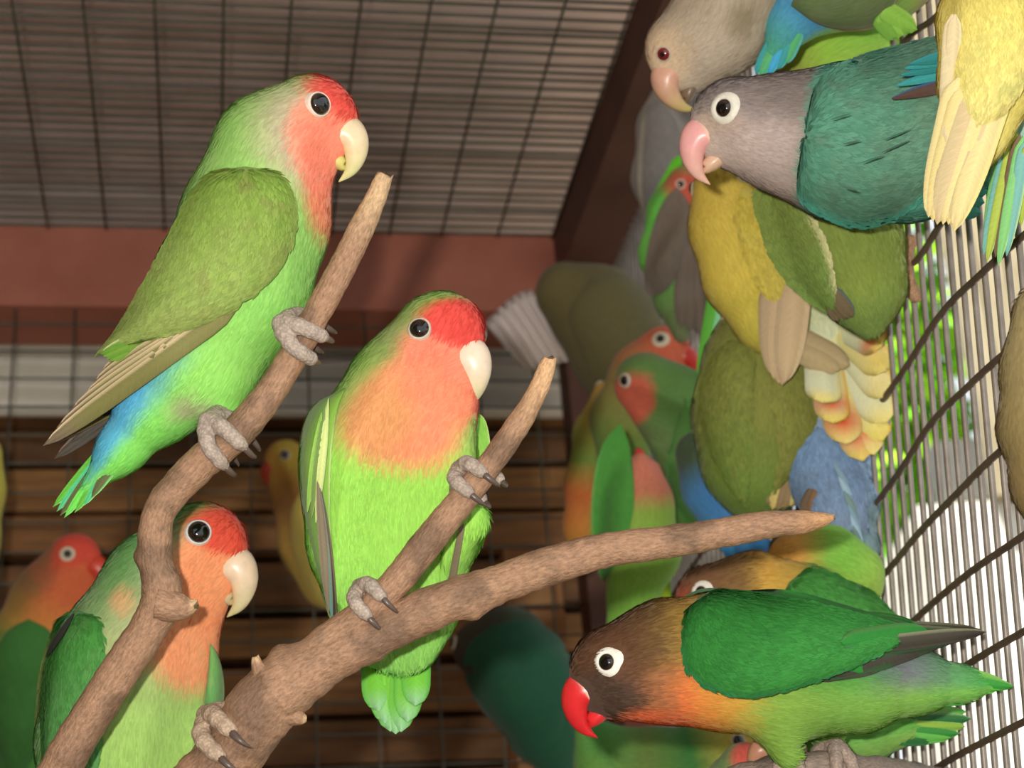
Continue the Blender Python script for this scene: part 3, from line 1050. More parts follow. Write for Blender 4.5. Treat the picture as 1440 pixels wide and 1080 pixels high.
def shrub(px, py, d, n, sx, sy, seed, label):
    rg = np.random.default_rng(seed)
    c = P(px, py, d)
    ro = root('garden_shrub', (c[0], c[1], 0.0), label, 'shrub')
    V, F = tube([(c[0], c[1], -0.01), (c[0] + .01, c[1], c[2] * .5), (c[0], c[1], c[2] + .1)], (0.012, 0.009, 0.004), 8)
    mesh_obj('stem', V, F, plain('shrub_stem', (96, 80, 58), (76, 62, 44), 30), ro)
    q = np.clip(rg.normal(0, 0.9, (n, 3)), -1.7, 1.7) * (sx, 0.04, sy) + c
    a = unit(rg.normal(0, 1, (n, 3)) + (0, 0, -.4)); b = unit(np.cross(a, rg.normal(0, 1, (n, 3)))); nn = np.cross(a, b)
    L = rg.uniform(.035, .06, (n, 1)); W = L * .28
    VV = np.stack([q, q + a * L * .45 + b * W, q + a * L + nn * L * .1, q + a * L * .45 - b * W, q + a * L * .5 - nn * L * .05], 1).reshape(-1, 3)
    k = np.arange(n)[:, None] * 5
    FF = np.vstack([np.hstack([k, k + 1, k + 4]), np.hstack([k + 1, k + 2, k + 4]), np.hstack([k + 2, k + 3, k + 4]), np.hstack([k + 3, k, k + 4])])
    cc = np.repeat(mix(np.tile(lin((86, 150, 30)), (n, 1)), lin((150, 200, 50)), rg.random(n)), 5, axis=0)
    o = mesh_obj('leaves', VV, FF, CARD, ro, cc); o['kind'] = 'stuff'


shrub(1272, 560, 2.15, 900, 0.045, 0.22, 1, 'sunlit leafy green shrub outside between wires and pale boards')
shrub(1100, 300, 3.4, 700, 0.16, 0.30, 2, 'green shrub outside behind the clinging birds')
shrub(1235, 800, 2.6, 260, 0.03, 0.16, 3, 'thin green shoots in front of the sunlit white wall')

# ------------------------------------------------------------------ branches of the perch
DB = 0.590
PB = root('perch_branch', P(85, 1100, DB), 'bare brown branch with a kink and broken knot, long straight upper end', 'branch')
b1 = limb([(-60, 1420, 34), (30, 1190, 32), (95, 1062, 29), (150, 972, 28), (205, 888, 27), (228, 838, 29), (218, 780, 24), (226, 716, 24), (278, 656, 25), (330, 612, 25), (382, 548, 22), (430, 468, 21), (475, 388, 19), (508, 322, 18), (528, 280, 15), (541, 247, 12)], DB, 260, lump=0.05, tipn=0.11, knots=((0.40, 1.0, 0.0022), (0.36, 4.0, 0.0016)))
mesh_obj('limb', b1[0], b1[1], BARK, PB, b1[2], b1[3])
s1 = limb([(222, 848, 24), (245, 852, 22), (262, 853, 16), (275, 850, 7)], DB - 0.004, 26, lump=0.10, tipn=0.15)
mesh_obj('broken_knot', s1[0], s1[1], BARK, PB, s1[2], s1[3])

DB2 = 0.585
PF = root('forked_branch', P(280, 1100, DB2), 'forked brown branch with short broken spurs, two long bare limbs', 'branch')
b2 = limb([(60, 1420, 56), (190, 1210, 52), (285, 1105, 46), (335, 1048, 44), (372, 990, 50), (410, 958, 44), (470, 922, 36), (540, 888, 32), (620, 850, 31), (700, 822, 28), (770, 796, 27), (850, 774, 25), (930, 763, 23), (1010, 750, 21), (1080, 738, 20), (1130, 734, 16), (1160, 730, 9), (1172, 727, 4)], DB2, 300, lump=0.055, tipn=0.10, tipc=(196, 150, 108), knots=((0.50, 2.0, 0.0025), (0.30, 5.0, 0.003)))
mesh_obj('limb', b2[0], b2[1], BARK, PF, b2[2], b2[3])
b3 = limb([(385, 985, 34), (420, 945, 30), (470, 897, 26), (520, 858, 22), (560, 815, 22), (600, 764, 22), (645, 708, 21), (690, 652, 19), (725, 602, 18), (752, 558, 15), (766, 525, 13), (774, 503, 9)], DB2, 160, lump=0.05, tipn=0.2, tipc=(214, 172, 128))
mesh_obj('limb', b3[0], b3[1], BARK, PF, b3[2], b3[3])
for sp_ in ([(378, 965, 22), (368, 948, 15), (362, 935, 9), (359, 922, 5)], [(395, 1000, 22), (412, 1006, 15), (424, 1010, 9), (431, 1011, 4)]):
    q = limb(sp_, DB2 - 0.004, 22, lump=0.1, tipn=0.2)
    mesh_obj('broken_spur', q[0], q[1], BARK, PF, q[2], q[3])

# ------------------------------------------------------------------ the birds in front
PEACH = dict(face=(243, 133, 100), fore=(232, 78, 58))


def peach_blobs(face=(243, 133, 100), fore=(230, 76, 58), cheek=(186, 168, 138), bibc=(240, 140, 96), crown=None, bib=True):
    b = [((0.15, -0.45, 0), (1.45, 1.35, 1.7), 0.30, cheek)]
    if bib:
        b.append(((0.30, -1.45, 0), (0.72, 1.05, 1.0), 0.30, bibc))
    b += [((0.55, -0.40, 0), (1.15, 1.20, 1.5), 0.16, face), ((0.72, 0.62, 0), (0.92, 0.50, 1.1), 0.28, fore)]
    return b


# A: the bird high on the kinked branch
A, SA = bird('peach_faced_lovebird', 'green lovebird with salmon face, side on, perched high on the kinked branch', 0.612,
    [(438, 172, 66), (386, 216, 82), (360, 310, 100), (326, 405, 106), (278, 495, 88), (226, 562, 56), (172, 630, 30), (128, 682, 13)],
    (1, -0.12, 0.10), (0.12, 1, 0), (-0.87, 0.5, 0),
    [(0, (136, 192, 76), (150, 185, 95)), (0.25, (134, 180, 84), (150, 205, 92)), (0.45, (112, 165, 52), (138, 208, 84)), (0.62, (80, 172, 170), (142, 214, 82)), (0.74, (74, 176, 220), (128, 218, 78)), (0.93, (70, 175, 200), (120, 220, 76)), (1, (90, 190, 80), (110, 210, 70))],
    peach_blobs(),
    spots=[(265, 590, -0.02, 34, 0.5, (172, 178, 124)), (440, 300, 0, 34, 0.6, (226, 140, 100))],
    eye=dict(px=(448, 147), r=15.5, ring=19.5, ringcol=(226, 208, 190)), bk=dict(col=(226, 205, 168), tip=(212, 214, 150), low=(206, 200, 120)),
    wings=[dict(back=[(345, 234), (300, 242), (268, 274), (240, 326), (205, 392), (168, 455), (138, 497)], front=[(345, 234), (390, 244), (413, 285), (411, 340), (372, 400), (292, 452), (138, 497)],
        dS=0.0, dE=-0.006, th=0.0035, cols=((122, 156, 46), (140, 162, 72), (128, 132, 60)), edge=(128, 150, 60), mott=0.8, mirror=True,
        fans=[dict(bases=[(345, 415), (320, 428), (290, 440)], tips=[(152, 508), (146, 503), (140, 498)], n=4, w=13, d0=-0.022, d1=-0.010, cols=((118, 158, 64), (104, 150, 56)), edges=((204, 214, 150),), side=-1, stack=-0.0005),
              dict(bases=[(335, 428), (325, 432), (305, 440), (285, 445), (262, 450)], tips=[(60, 627), (88, 590), (118, 556), (136, 532), (150, 512)], n=7, w=13, d0=-0.020, d1=-0.004, cols=((124, 122, 72), (108, 104, 66)), edges=((222, 200, 158),), tipcs=((116, 98, 84),), side=-1, stack=0.0006, pointed=0.6)])],
    fans=[dict(name='far_flight_feather', bases=[(300, 470), (270, 480)], tips=[(76, 645), (100, 622)], n=2, w=14, d0=0.014, d1=0.008, cols=((76, 70, 62),), edges=((120, 104, 92),), side=-1),
          dict(bases=[(215, 560), (205, 575), (200, 590)], tips=[(74, 713), (82, 722), (90, 728), (112, 716), (128, 700)], n=7, w=10, cols=((96, 176, 62), (84, 190, 130), (92, 96, 60), (110, 210, 84)), edges=((150, 230, 130),), stack=-0.0008, pointed=0.4)],
    extra=[((300, 540, 46, -0.006), (318, 584, 16, -0.008)), ((372, 440, 50, 0.004), (404, 470, 20, 0.004))],
    vox=0.0012, ncards=15000)
c, ax, rr = near(b1[4], b1[5], 322, 622, 0)
foot(A, c, ax, rr, D(-0.45, 0.75, 0.25), P(313, 578, 0.603), [(-0.0042, 0, 118, -.001), (0.0030, 0, 112, 0.001), (-0.0022, 0, -105, -.001), (0.0048, 0, -118, .001)])
c, ax, rr = near(b1[4], b1[5], 428, 472, 0)
foot(A, c, ax, rr, D(-0.80, 0.15, 0.25), P(396, 462, 0.616), [(-0.0045, 0, 150, -.001), (0.0022, 0, 140, .001), (-0.0010, 0, -118, -.001), (0.0052, 0, -128, .001)])

# B: the bird facing the camera in the middle
B_, SB = bird('peach_faced_lovebird', 'bright green lovebird with wide salmon bib, facing front, gripping the forked branch', 0.632,
    [(621, 480, 70), (582, 560, 94), (550, 655, 122), (552, 750, 116), (558, 830, 92), (558, 884, 60), (557, 905, 40)],
    (0.76, -0.20, 0.62), (0.15, 1, 0.1), (-0.25, 0.2, -1),
    [(0, (126, 186, 44), (150, 190, 60)), (0.2, (128, 180, 60), (170, 190, 90)), (0.4, (120, 190, 40), (150, 216, 60)), (0.7, (110, 190, 50), (152, 218, 66)), (1, (100, 200, 60), (140, 216, 84))],
    [((0.05, -0.30, 0), (1.20, 1.2, 1.5), 0.30, (156, 160, 92)), ((0.62, -0.35, 0), (1.12, 1.10, 1.5), 0.16, (240, 126, 92)), ((0.78, 0.52, 0), (0.98, 0.48, 1.2), 0.22, (228, 66, 52))],
    spots=[(585, 578, -0.035, 92, 0.22, (240, 138, 92)), (530, 580, -0.03, 58, 0.5, (222, 150, 84)), (620, 545, -0.035, 62, 0.3, (241, 132, 94)), (655, 570, -0.025, 40, 0.4, (240, 136, 92))],
    eye=dict(px=(590, 463), r=13.5, ring=17.5, ringcol=(196, 186, 168)), bk=dict(col=(232, 210, 186), tip=(206, 212, 146), s=1.05, low=(206, 200, 140)),
    wings=[dict(back=[(486, 545), (436, 575), (419, 640), (424, 715), (440, 790), (455, 845), (470, 885)], front=[(486, 545), (474, 580), (466, 640), (464, 715), (468, 790), (470, 845), (474, 885)], dS=0.004, dE=0.010, th=0.0022, cols=((128, 178, 40), (112, 172, 60), (146, 190, 60)), edge=(220, 232, 150), cards=False,
            fans=[dict(bases=[(462, 560), (452, 580)], tips=[(444, 735), (432, 720)], n=3, w=6, d0=-0.006, d1=0.0, cols=((206, 220, 140), (120, 150, 80), (150, 196, 90)), edges=((226, 236, 170),), lens=True, camber=0.05),
                  dict(bases=[(452, 690), (446, 670)], tips=[(473, 886), (462, 866)], n=3, w=6, d0=-0.006, d1=0.0, cols=((56, 56, 48), (96, 140, 130), (130, 118, 96)), edges=((150, 130, 110),), lens=True, camber=0.05)]),
           dict(back=[(666, 585), (674, 582), (684, 595), (690, 630), (688, 670), (676, 710), (655, 770)], front=[(666, 585), (665, 600), (666, 618), (666, 645), (664, 680), (660, 715), (655, 770)], dS=0.004, dE=0.008, th=0.002, cols=((120, 184, 50), (140, 200, 60), (160, 204, 80)), edge=(220, 232, 150), edgeside=-1, cards=False,
            fans=[dict(bases=[(660, 740), (655, 735)], tips=[(622, 872), (632, 850)], n=2, w=9, d0=0.006, d1=0.008, cols=((120, 110, 84),), edges=((190, 170, 130),))])],
    fans=[dict(bases=[(528, 872), (556, 868), (586, 872)], tips=[(532, 1000), (545, 1024), (556, 1032), (568, 1024), (584, 992)], n=7, w=22, d0=0.012, d1=0.0, cols=((112, 190, 56), (122, 198, 62)), edges=((96, 176, 70),), tipcs=((140, 190, 140),), stack=-0.0006, pointed=0.72, side=0)],
    extra=[((625, 740, 54, -0.012), (662, 732, 26, -0.020)), ((510, 800, 50, -0.014), (520, 842, 24, -0.022))],
    vox=0.0012, ncards=15000)
c, ax, rr = near(b3[4], b3[5], 668, 680, 0)
foot(B_, c, ax, rr, D(-0.6, 0.5, -0.45), P(645, 690, 0.606), [(-0.0034, 0, 125, .0), (0.0036, 0, 118, .001), (-0.0022, 0, -120, -.001), (0.0050, 0, -125, .001)], rt=0.0023)
c, ax, rr = near(b3[4], b3[5], 528, 848, 0)
foot(B_, c, ax, rr, D(-0.55, 0.6, -0.4), P(513, 826, 0.604), [(-0.0036, 0, 122, .0), (0.0034, 0, 112, .001), (-0.0022, 0, -110, -.001), (0.0046, 0, -115, .001)], rt=0.0023)

# C: the bird behind the kinked branch
C_, S_C = bird('peach_faced_lovebird', 'green lovebird with orange face, partly hidden behind the kinked branch', 0.655,
    [(284, 776, 69), (232, 832, 86), (192, 930, 110), (180, 1040, 122), (182, 1150, 112), (190, 1250, 70), (195, 1320, 30)],
    (0.95, -0.12, 0.32), (0.12, 1, 0), (-0.75, 0.3, -0.5),
    [(0, (60, 150, 50), (150, 180, 96)), (0.2, (122, 158, 92), (166, 176, 116)), (0.4, (100, 160, 76), (158, 198, 92)), (0.7, (100, 160, 60), (154, 204, 84)), (1, (80, 160, 50), (140, 200, 70))],
    [((0.2, -0.5, 0), (1.3, 1.25, 1.6), 0.3, (160, 166, 122)), ((0.25, -1.75, 0.3), (0.95, 1.0, 1.4), 0.25, (240, 156, 98)), ((0.55, -0.45, 0), (1.15, 1.22, 1.5), 0.14, (243, 150, 92)), ((0.60, 0.55, 0), (0.85, 0.48, 1.2), 0.25, (228, 74, 42))],
    spots=[(268, 890, -0.035, 62, 0.25, (240, 150, 96)), (300, 870, -0.03, 36, 0.4, (242, 150, 96)), (180, 845, -0.02, 22, 0.5, (214, 160, 104))],
    eye=dict(px=(279, 749), r=15.5, ring=19.5, ringcol=(222, 214, 206)), bk=dict(col=(234, 208, 178), tip=(214, 210, 156), s=1.02, low=(200, 180, 140)),
    wings=[dict(back=[(110, 858), (82, 872), (60, 930), (52, 990), (50, 1060), (60, 1140), (90, 1240)], front=[(110, 858), (138, 872), (146, 915), (140, 965), (140, 1040), (130, 1120), (90, 1240)], dS=0.0, dE=0.01, th=0.003, cols=((58, 138, 44), (84, 150, 74), (92, 140, 70)), edge=(190, 200, 110), edgeside=-1, mott=0.55,
                fans=[dict(bases=[(104, 862)], tips=[(64, 924)], n=1, w=5, cols=((40, 42, 36),), lens=True, camber=0.05), dict(bases=[(100, 1090), (85, 1080)], tips=[(95, 1330), (80, 1300)], n=4, w=18, d0=-0.02, d1=0.0, cols=((70, 120, 60),), edges=((120, 150, 80),))]),
           dict(back=[(296, 905), (306, 920), (314, 950), (315, 985), (308, 1015), (300, 1045), (290, 1100)], front=[(296, 905), (294, 925), (292, 950), (288, 985), (286, 1010), (285, 1045), (290, 1100)], dS=0.0, dE=0.004, th=0.002, cols=((110, 176, 80), (80, 150, 84), (130, 180, 90)), edge=(200, 220, 140), edgeside=-1, cards=False)],
    extra=[((262, 1060, 50, -0.015), (308, 1048, 24, -0.035))], vox=0.0013, ncards=14000)
c, ax, rr = near(b2[4], b2[5], 335, 1040, 0)
foot(C_, c, ax, rr, D(-0.7, 0.62, -0.25), P(300, 1040, 0.618), [(-0.0045, 0, 92, .0), (0.0034, 0, 84, .001), (-0.0022, 0, -70, -.001), (0.0050, 0, -74, .001)], rt=0.0029, col=(190, 166, 142))

# F: teal bird with a grey head
F_, SF = bird('teal_lovebird', 'teal lovebird with grey head, white eye ring and pink beak on the wire wall', 0.650,
    [(1034, 174, 64), (1108, 188, 80), (1190, 200, 106, -0.004), (1270, 200, 108, -0.012), (1345, 188, 82, -0.016), (1396, 182, 52, -0.018), (1425, 180, 24, -0.018)],
    (-0.98, -0.14, 0.10), (-0.10, 1, 0), (0.1, 1, -0.1),
    [(0, (132, 120, 114), (176, 158, 150)), (0.18, (130, 118, 112), (182, 164, 156)), (0.24, (128, 118, 110), (178, 160, 150)), (0.275, (74, 148, 124), (110, 150, 130)), (0.6, (62, 150, 122), (80, 160, 138)), (1, (60, 160, 150), (90, 180, 170))],
    [((0.55, -0.15, 0), (0.55, 0.45, 1.3), 0.5, (178, 156, 136)), ((0.2, -0.6, 0), (0.7, 0.5, 1.3), 0.5, (188, 168, 158))],
    eye=dict(px=(1021, 153), r=12.5, ring=23.5, ringcol=(226, 222, 206), point=0.35), bk=dict(col=(226, 164, 160), tip=(222, 178, 160), low=(214, 178, 150), s=1.05, cere=(222, 184, 160)),
    wings=[dict(back=[(1135, 190), (1148, 120), (1200, 82), (1262, 64), (1330, 50), (1395, 60), (1450, 90)], front=[(1135, 190), (1122, 250), (1132, 288), (1200, 320), (1270, 302), (1320, 245), (1450, 90)], dS=0.0, dE=-0.014, th=0.004, cols=((78, 146, 118), (94, 138, 112), (90, 122, 98)), edge=(66, 178, 158), edgew=0.9, mott=0.5, mirror=False,
        fans=[dict(bases=[(1255, 138)], tips=[(1420, 96)], n=1, w=11, d0=-0.052, d1=-0.03, cols=((98, 74, 66),), edges=((60, 120, 180),), lens=True),
              dict(bases=[(1262, 120), (1270, 100), (1280, 90)], tips=[(1400, 82), (1400, 70), (1400, 62)], n=4, w=8, d0=-0.053, d1=-0.03, cols=((70, 172, 172), (58, 150, 150)), edges=((70, 180, 200),), lens=True),
              dict(bases=[(1168, 168), (1190, 210), (1225, 232), (1250, 190), (1185, 262)], tips=[(1196, 160), (1216, 204), (1262, 218), (1290, 172), (1206, 268)], n=6, w=1.2, d0=-0.05, d1=-0.05, cols=((62, 106, 88), (66, 98, 84)), lens=True, camber=0.05)])],
    fans=[dict(bases=[(1280, 270), (1300, 250)], tips=[(1380, 300), (1390, 270)], n=3, w=18, d0=-0.02, d1=-0.02, cols=((80, 170, 160),), edges=((120, 190, 180),))],
    vox=0.0013, ncards=13000)

# Y: the masked bird low on the right
Y_, SY = bird('masked_lovebird', 'dark-headed lovebird with red beak, orange collar and deep green wings, side on', 0.625,
    [(866, 946, 66), (940, 930, 82), (1020, 930, 92), (1110, 944, 92), (1200, 955, 70), (1285, 958, 42), (1350, 962, 22), (1390, 964, 10)],
    (-0.96, -0.26, 0.10), (-0.26, 0.96, 0), (0.05, 1, 0),
    [(0, (96, 62, 36), (96, 70, 52)), (0.10, (108, 78, 36), (180, 110, 60)), (0.16, (150, 116, 34), (232, 120, 44)), (0.24, (176, 136, 30), (226, 150, 36)), (0.31, (70, 150, 40), (208, 168, 40)), (0.40, (50, 140, 40), (130, 170, 50)), (0.6, (50, 140, 44), (118, 174, 56)), (0.75, (110, 110, 120), (124, 180, 60)), (1, (70, 180, 60), (110, 190, 70))],
    [((0.45, 0.35, 0), (1.25, 0.95, 1.4), 0.22, (98, 62, 36)), ((0.42, -0.40, 0), (1.0, 0.72, 1.4), 0.25, (84, 62, 48)), ((-0.30, -0.98, 0), (0.70, 0.40, 1.2), 0.35, (238, 112, 44))],
    eye=dict(px=(853, 931), r=11.5, ring=21.5, ringcol=(244, 240, 226), point=0.45), bk=dict(col=(222, 46, 50), tip=(214, 40, 46), low=(226, 52, 54), cere=(232, 200, 180), s=1.02),
    wings=[dict(back=[(985, 838), (1010, 830), (1060, 833), (1120, 843), (1190, 858), (1250, 874), (1302, 888)], front=[(985, 838), (963, 868), (966, 938), (1010, 972), (1068, 978), (1170, 950), (1302, 888)], dS=0.0, dE=-0.004, th=0.0035, cols=((32, 124, 36), (42, 134, 44), (22, 106, 34)), edge=(30, 116, 60), mott=0.5, mirror=True, lift=0.006,
        fans=[dict(bases=[(1185, 905), (1190, 915), (1185, 930)], tips=[(1305, 886), (1300, 893), (1245, 930), (1215, 946)], n=5, w=15, d0=-0.030, d1=-0.008, cols=((44, 130, 50), (60, 118, 70)), edges=((90, 140, 80),), stack=0.0005),
              dict(bases=[(1170, 915), (1180, 925), (1160, 945), (1150, 950)], tips=[(1388, 889), (1352, 898), (1310, 912), (1250, 936)], n=7, w=12, d0=-0.026, d1=-0.004, cols=((66, 62, 52), (50, 80, 48)), edges=((158, 160, 130),), tipcs=((56, 50, 46),), side=1, stack=0.0006, pointed=0.55)])],
    fans=[dict(bases=[(1260, 930), (1265, 950), (1255, 975)], tips=[(1385, 956), (1428, 965), (1400, 972), (1370, 985)], n=6, w=13, d0=-0.008, d1=0.0, cols=((84, 180, 60), (110, 190, 70), (60, 150, 60)), edges=((150, 210, 110),), stack=-0.0005)],
    extra=[((1075, 985, 42, -0.012), (1106, 1062, 19, -0.012)), ((1150, 1000, 34, 0.006), (1166, 1052, 16, 0.008))], vox=0.0012, ncards=15000)

# perch under the masked bird
PP = root('low_perch', P(1150, 1090, 0.63), 'rough grey-brown perch under the dark-headed red-beaked bird, reaching to the wire wall', 'branch')
b4 = limb([(930, 1200, 24, -0.01), (1000, 1130, 26, -0.005), (1060, 1096, 28), (1150, 1086, 29), (1240, 1092, 27, 0.02), (1330, 1105, 24, 0.07)], 0.622, 90, lump=0.09, barkc=(150, 132, 118), tipc=(150, 132, 118))
mesh_obj('limb', b4[0], b4[1], BARK, PP, b4[2], b4[3])
for hx, hy, px_, dd_ in ((1106, 1058, 1112, -0.012), (1166, 1050, 1168, 0.008)):
    c, ax, rr = near(b4[4], b4[5], px_, 1088, 0)
    foot(Y_, c, ax, rr, D(0.0, 0.95, 0.25), P(hx, hy, 0.625 + dd_), [(-0.0042, 0, 95, 0), (0.003, 0, 90, 0), (-0.002, 0, -90, 0), (0.005, 0, -95, 0)], rt=0.002, col=(170, 150, 136))

# ------------------------------------------------------------------ the birds crowding the wire wall and those farther back


def plain_headed(*a, **k):
    return bird(*a, auto=False, **k)          # the face is turned out of sight


# L: yellow bird, cream wing tips, top right
L_, _ = bird('yellow_lovebird', 'yellow lovebird with long cream wing tips hanging down over the teal bird', 0.575,
    [(1440, -130, 60), (1425, -50, 74), (1405, 30, 80), (1392, 110, 66), (1378, 180, 40), (1362, 240, 20)],
    (0.2, 1, 0.1), (-0.5, 0, 0.8), (-0.3, 0, 1), [(0, (222, 206, 80), (224, 214, 90)), (1, (226, 212, 100), (210, 210, 90))],
    wings=[dict(back=[(1372, -60), (1346, -30), (1334, 20), (1332, 80), (1336, 120), (1346, 152), (1372, 178)], front=[(1372, -60), (1430, -40), (1452, 20), (1450, 76), (1438, 118), (1414, 156), (1372, 178)], dS=0.0, dE=-0.01, th=0.003, cols=((222, 206, 92), (226, 214, 120), (196, 204, 92)), mott=0.5,
        fans=[dict(bases=[(1420, 90), (1400, 110), (1375, 120), (1350, 110)], tips=[(1342, 326), (1334, 316), (1318, 316), (1306, 306)], n=7, w=20, d0=-0.022, d1=-0.004, cols=((222, 206, 146), (204, 184, 140), (224, 206, 140)), edges=((238, 220, 140), (176, 152, 122)), stack=0.0006, pointed=0.5),
              dict(bases=[(1344, 20), (1340, 20)], tips=[(1334, 180), (1330, 200)], n=2, w=11, d0=-0.02, d1=-0.012, cols=((206, 190, 148),), edges=((226, 216, 170),), stack=0.0006)])],
    vox=0.0015, ncards=6000)

# M: tail and rump between the yellow bird and the wires
M_, _ = bird('yellow_green_lovebird', 'yellow-green lovebird with blue-edged tail behind the yellow bird', 0.602,
    [(1480, 20, 55), (1462, 110, 58), (1446, 190, 46), (1428, 250, 28), (1412, 300, 14)], (0.3, 1, 0), (0.6, 0, -0.5), (0.6, 0, 0.7),
    [(0, (190, 190, 60), (200, 196, 80)), (0.6, (150, 190, 170), (196, 200, 70)), (1, (120, 180, 190), (170, 200, 90))],
    fans=[dict(bases=[(1420, 180), (1435, 190), (1448, 200)], tips=[(1386, 330), (1384, 368), (1400, 362), (1408, 374), (1436, 318)], n=7, w=10, d0=-0.018, d1=-0.004, cols=((130, 196, 120), (120, 180, 170), (170, 190, 80), (120, 96, 70)), edges=((190, 226, 150),), stack=-0.0006, pointed=0.35)])

# H: grey-cream head at the top
H_, _ = bird('grey_lovebird', 'cream-grey lovebird with dark red eye, head bent down beside the teal bird', 0.715,
    [(966, 72, 60), (1010, 36, 68), (1040, -40, 78), (1052, -130, 66), (1055, -210, 34)], (-0.72, -0.62, 0.25), (-0.6, 0.7, 0.1), (-0.8, 0.2, -0.3),
    [(0, (176, 158, 132), (186, 168, 146)), (0.25, (160, 146, 122), (178, 160, 134)), (0.4, (134, 120, 88), (150, 136, 100)), (1, (120, 108, 76), (130, 118, 84))],
    [((0.75, 0.25, 0), (0.6, 0.7, 1.2), 0.4, (204, 176, 140))], spots=[(1058, 30, -0.03, 42, 0.4, (126, 112, 80))],
    eye=dict(px=(933, 76), r=9, ring=11.5, ringcol=(190, 172, 150), iris=(110, 30, 34), pupil=0.3), bk=dict(col=(206, 158, 134), tip=(196, 178, 110), s=1.0, low=(120, 100, 80)),
    vox=0.0017, ncards=5000)

# I: grey bird under the bent head
I_, _ = bird('grey_lovebird', 'slate-grey lovebird with a pale wing edge beneath the cream-grey bent head', 1.0,
    [(955, 130, 36), (940, 180, 42), (930, 250, 40), (940, 320, 26), (950, 370, 12)], (0.3, 1, 0), (-0.6, 0, 0.6), (-0.3, 0.1, 1),
    [(0, (150, 142, 134), (150, 142, 134)), (1, (120, 116, 112), (130, 126, 120))],
    wings=[dict(back=[(925, 140), (905, 160), (898, 210), (897, 260), (903, 300), (915, 320)], front=[(925, 140), (950, 170), (955, 210), (950, 250), (940, 290), (915, 320)], th=0.002, cols=((132, 126, 122), (116, 112, 110), (146, 140, 132)), edge=(196, 188, 160), edgeside=-1, edgew=0.7)])

# J: red-faced green bird with a dusky wing
J_, _ = bird('red_faced_lovebird', 'green lovebird with small red face and dusky brown folded wing below the pink beak', 0.96,
    [(966, 262, 30), (950, 300, 38), (938, 360, 38), (948, 420, 26), (958, 470, 12)], (0.55, -0.5, 0.6), (0.3, 0.9, 0), (-0.9, 0.2, 0.2),
    [(0, (90, 176, 50), (200, 90, 60)), (0.25, (92, 190, 50), (110, 170, 50)), (0.6, (96, 160, 56), (120, 160, 56)), (1, (110, 120, 80), (110, 120, 80))],
    [((0.3, -0.2, 0), (1.2, 1.1, 1.4), 0.25, (204, 84, 60))], eye=dict(px=(957, 259), r=4.5, ring=8, ringcol=(210, 170, 150)),
    wings=[dict(back=[(952, 262), (932, 285), (915, 330), (907, 375), (908, 405), (918, 418)], front=[(952, 262), (970, 290), (968, 330), (955, 375), (940, 405), (918, 418)], dS=-0.01, dE=-0.01, th=0.002, cols=((116, 102, 88), (104, 92, 80), (128, 114, 96)), mott=0.4,
        fans=[dict(bases=[(965, 340), (975, 330)], tips=[(958, 462), (985, 474)], n=3, w=12, d0=-0.01, d1=-0.004, cols=((110, 96, 86),), edges=((84, 74, 70),))])],
    fans=[dict(bases=[(958, 218), (925, 290)], tips=[(912, 300), (904, 372)], n=3, w=8, d0=0.0, d1=0.0, cols=((96, 190, 40),), edges=((110, 200, 50),), name='wing_edge_feather'),
          dict(bases=[(990, 380), (1000, 400)], tips=[(1000, 470), (1012, 480)], n=2, w=11, d0=0.02, d1=0.02, cols=((96, 92, 130),), name='tail_feather'),
          dict(bases=[(1010, 400), (1030, 420)], tips=[(985, 548), (1005, 530)], n=3, w=11, d0=-0.04, d1=-0.04, cols=((96, 180, 60), (140, 214, 160)), edges=((150, 224, 180),), name='tail_feather')])

# K: green bird with blue rump at the top, K2 under it
K_, _ = bird('blue_rumped_lovebird', 'green lovebird with bright blue rump and teal tail above the teal bird', 0.705,
    [(1300, -60, 48), (1250, -36, 60), (1190, -24, 62), (1140, 0, 46), (1108, 36, 28), (1088, 72, 14)], (0.9, 0.2, 0.2), (0, 1, 0), (-0.2, 0.4, 1),
    [(0, (200, 110, 80), (190, 120, 80)), (0.2, (96, 110, 60), (130, 170, 60)), (0.55, (90, 110, 60), (130, 180, 60)), (0.68, (58, 140, 200), (110, 180, 60)), (0.85, (60, 150, 180), (96, 176, 110)), (1, (60, 160, 130), (90, 170, 110))],
    spots=[(1102, 24, -0.02, 24, 0.4, (62, 146, 204))],
    wings=[dict(back=[(1270, -40), (1230, -60), (1180, -55), (1140, -30), (1118, -5), (1112, 8)], front=[(1270, -40), (1262, 0), (1240, 34), (1200, 44), (1150, 34), (1112, 8)], th=0.003, cols=((96, 112, 60), (84, 104, 56), (104, 110, 70)), edge=(200, 180, 140), edgew=0.9, mott=0.5,
        fans=[dict(bases=[(1240, 10), (1235, 22)], tips=[(1290, 42), (1262, 54)], n=4, w=14, d0=-0.012, d1=-0.008, cols=((132, 180, 70), (112, 160, 60)), edges=((160, 200, 90),))])],
    fans=[dict(bases=[(1108, 24), (1114, 36), (1124, 44)], tips=[(1062, 104), (1072, 108), (1090, 100), (1104, 90)], n=5, w=10, d0=-0.006, d1=0.0, cols=((58, 150, 150), (84, 168, 110), (64, 160, 200)), edges=((90, 180, 190),), stack=-0.0006)])
K2, _ = bird('lime_lovebird', 'lime-green lovebird squeezed between the blue-rumped bird and the teal back', 0.765,
    [(1120, 130, 44), (1150, 84, 50), (1200, 62, 50), (1250, 50, 30)], (-0.8, -0.5, 0.1), (-0.4, 0.8, 0), (0, 1, 0.3),
    [(0, (140, 140, 40), (170, 190, 50)), (0.35, (150, 200, 40), (160, 200, 50)), (1, (120, 190, 50), (150, 200, 60))], spots=[(1112, 78, -0.03, 14, 0.4, (216, 180, 110))])

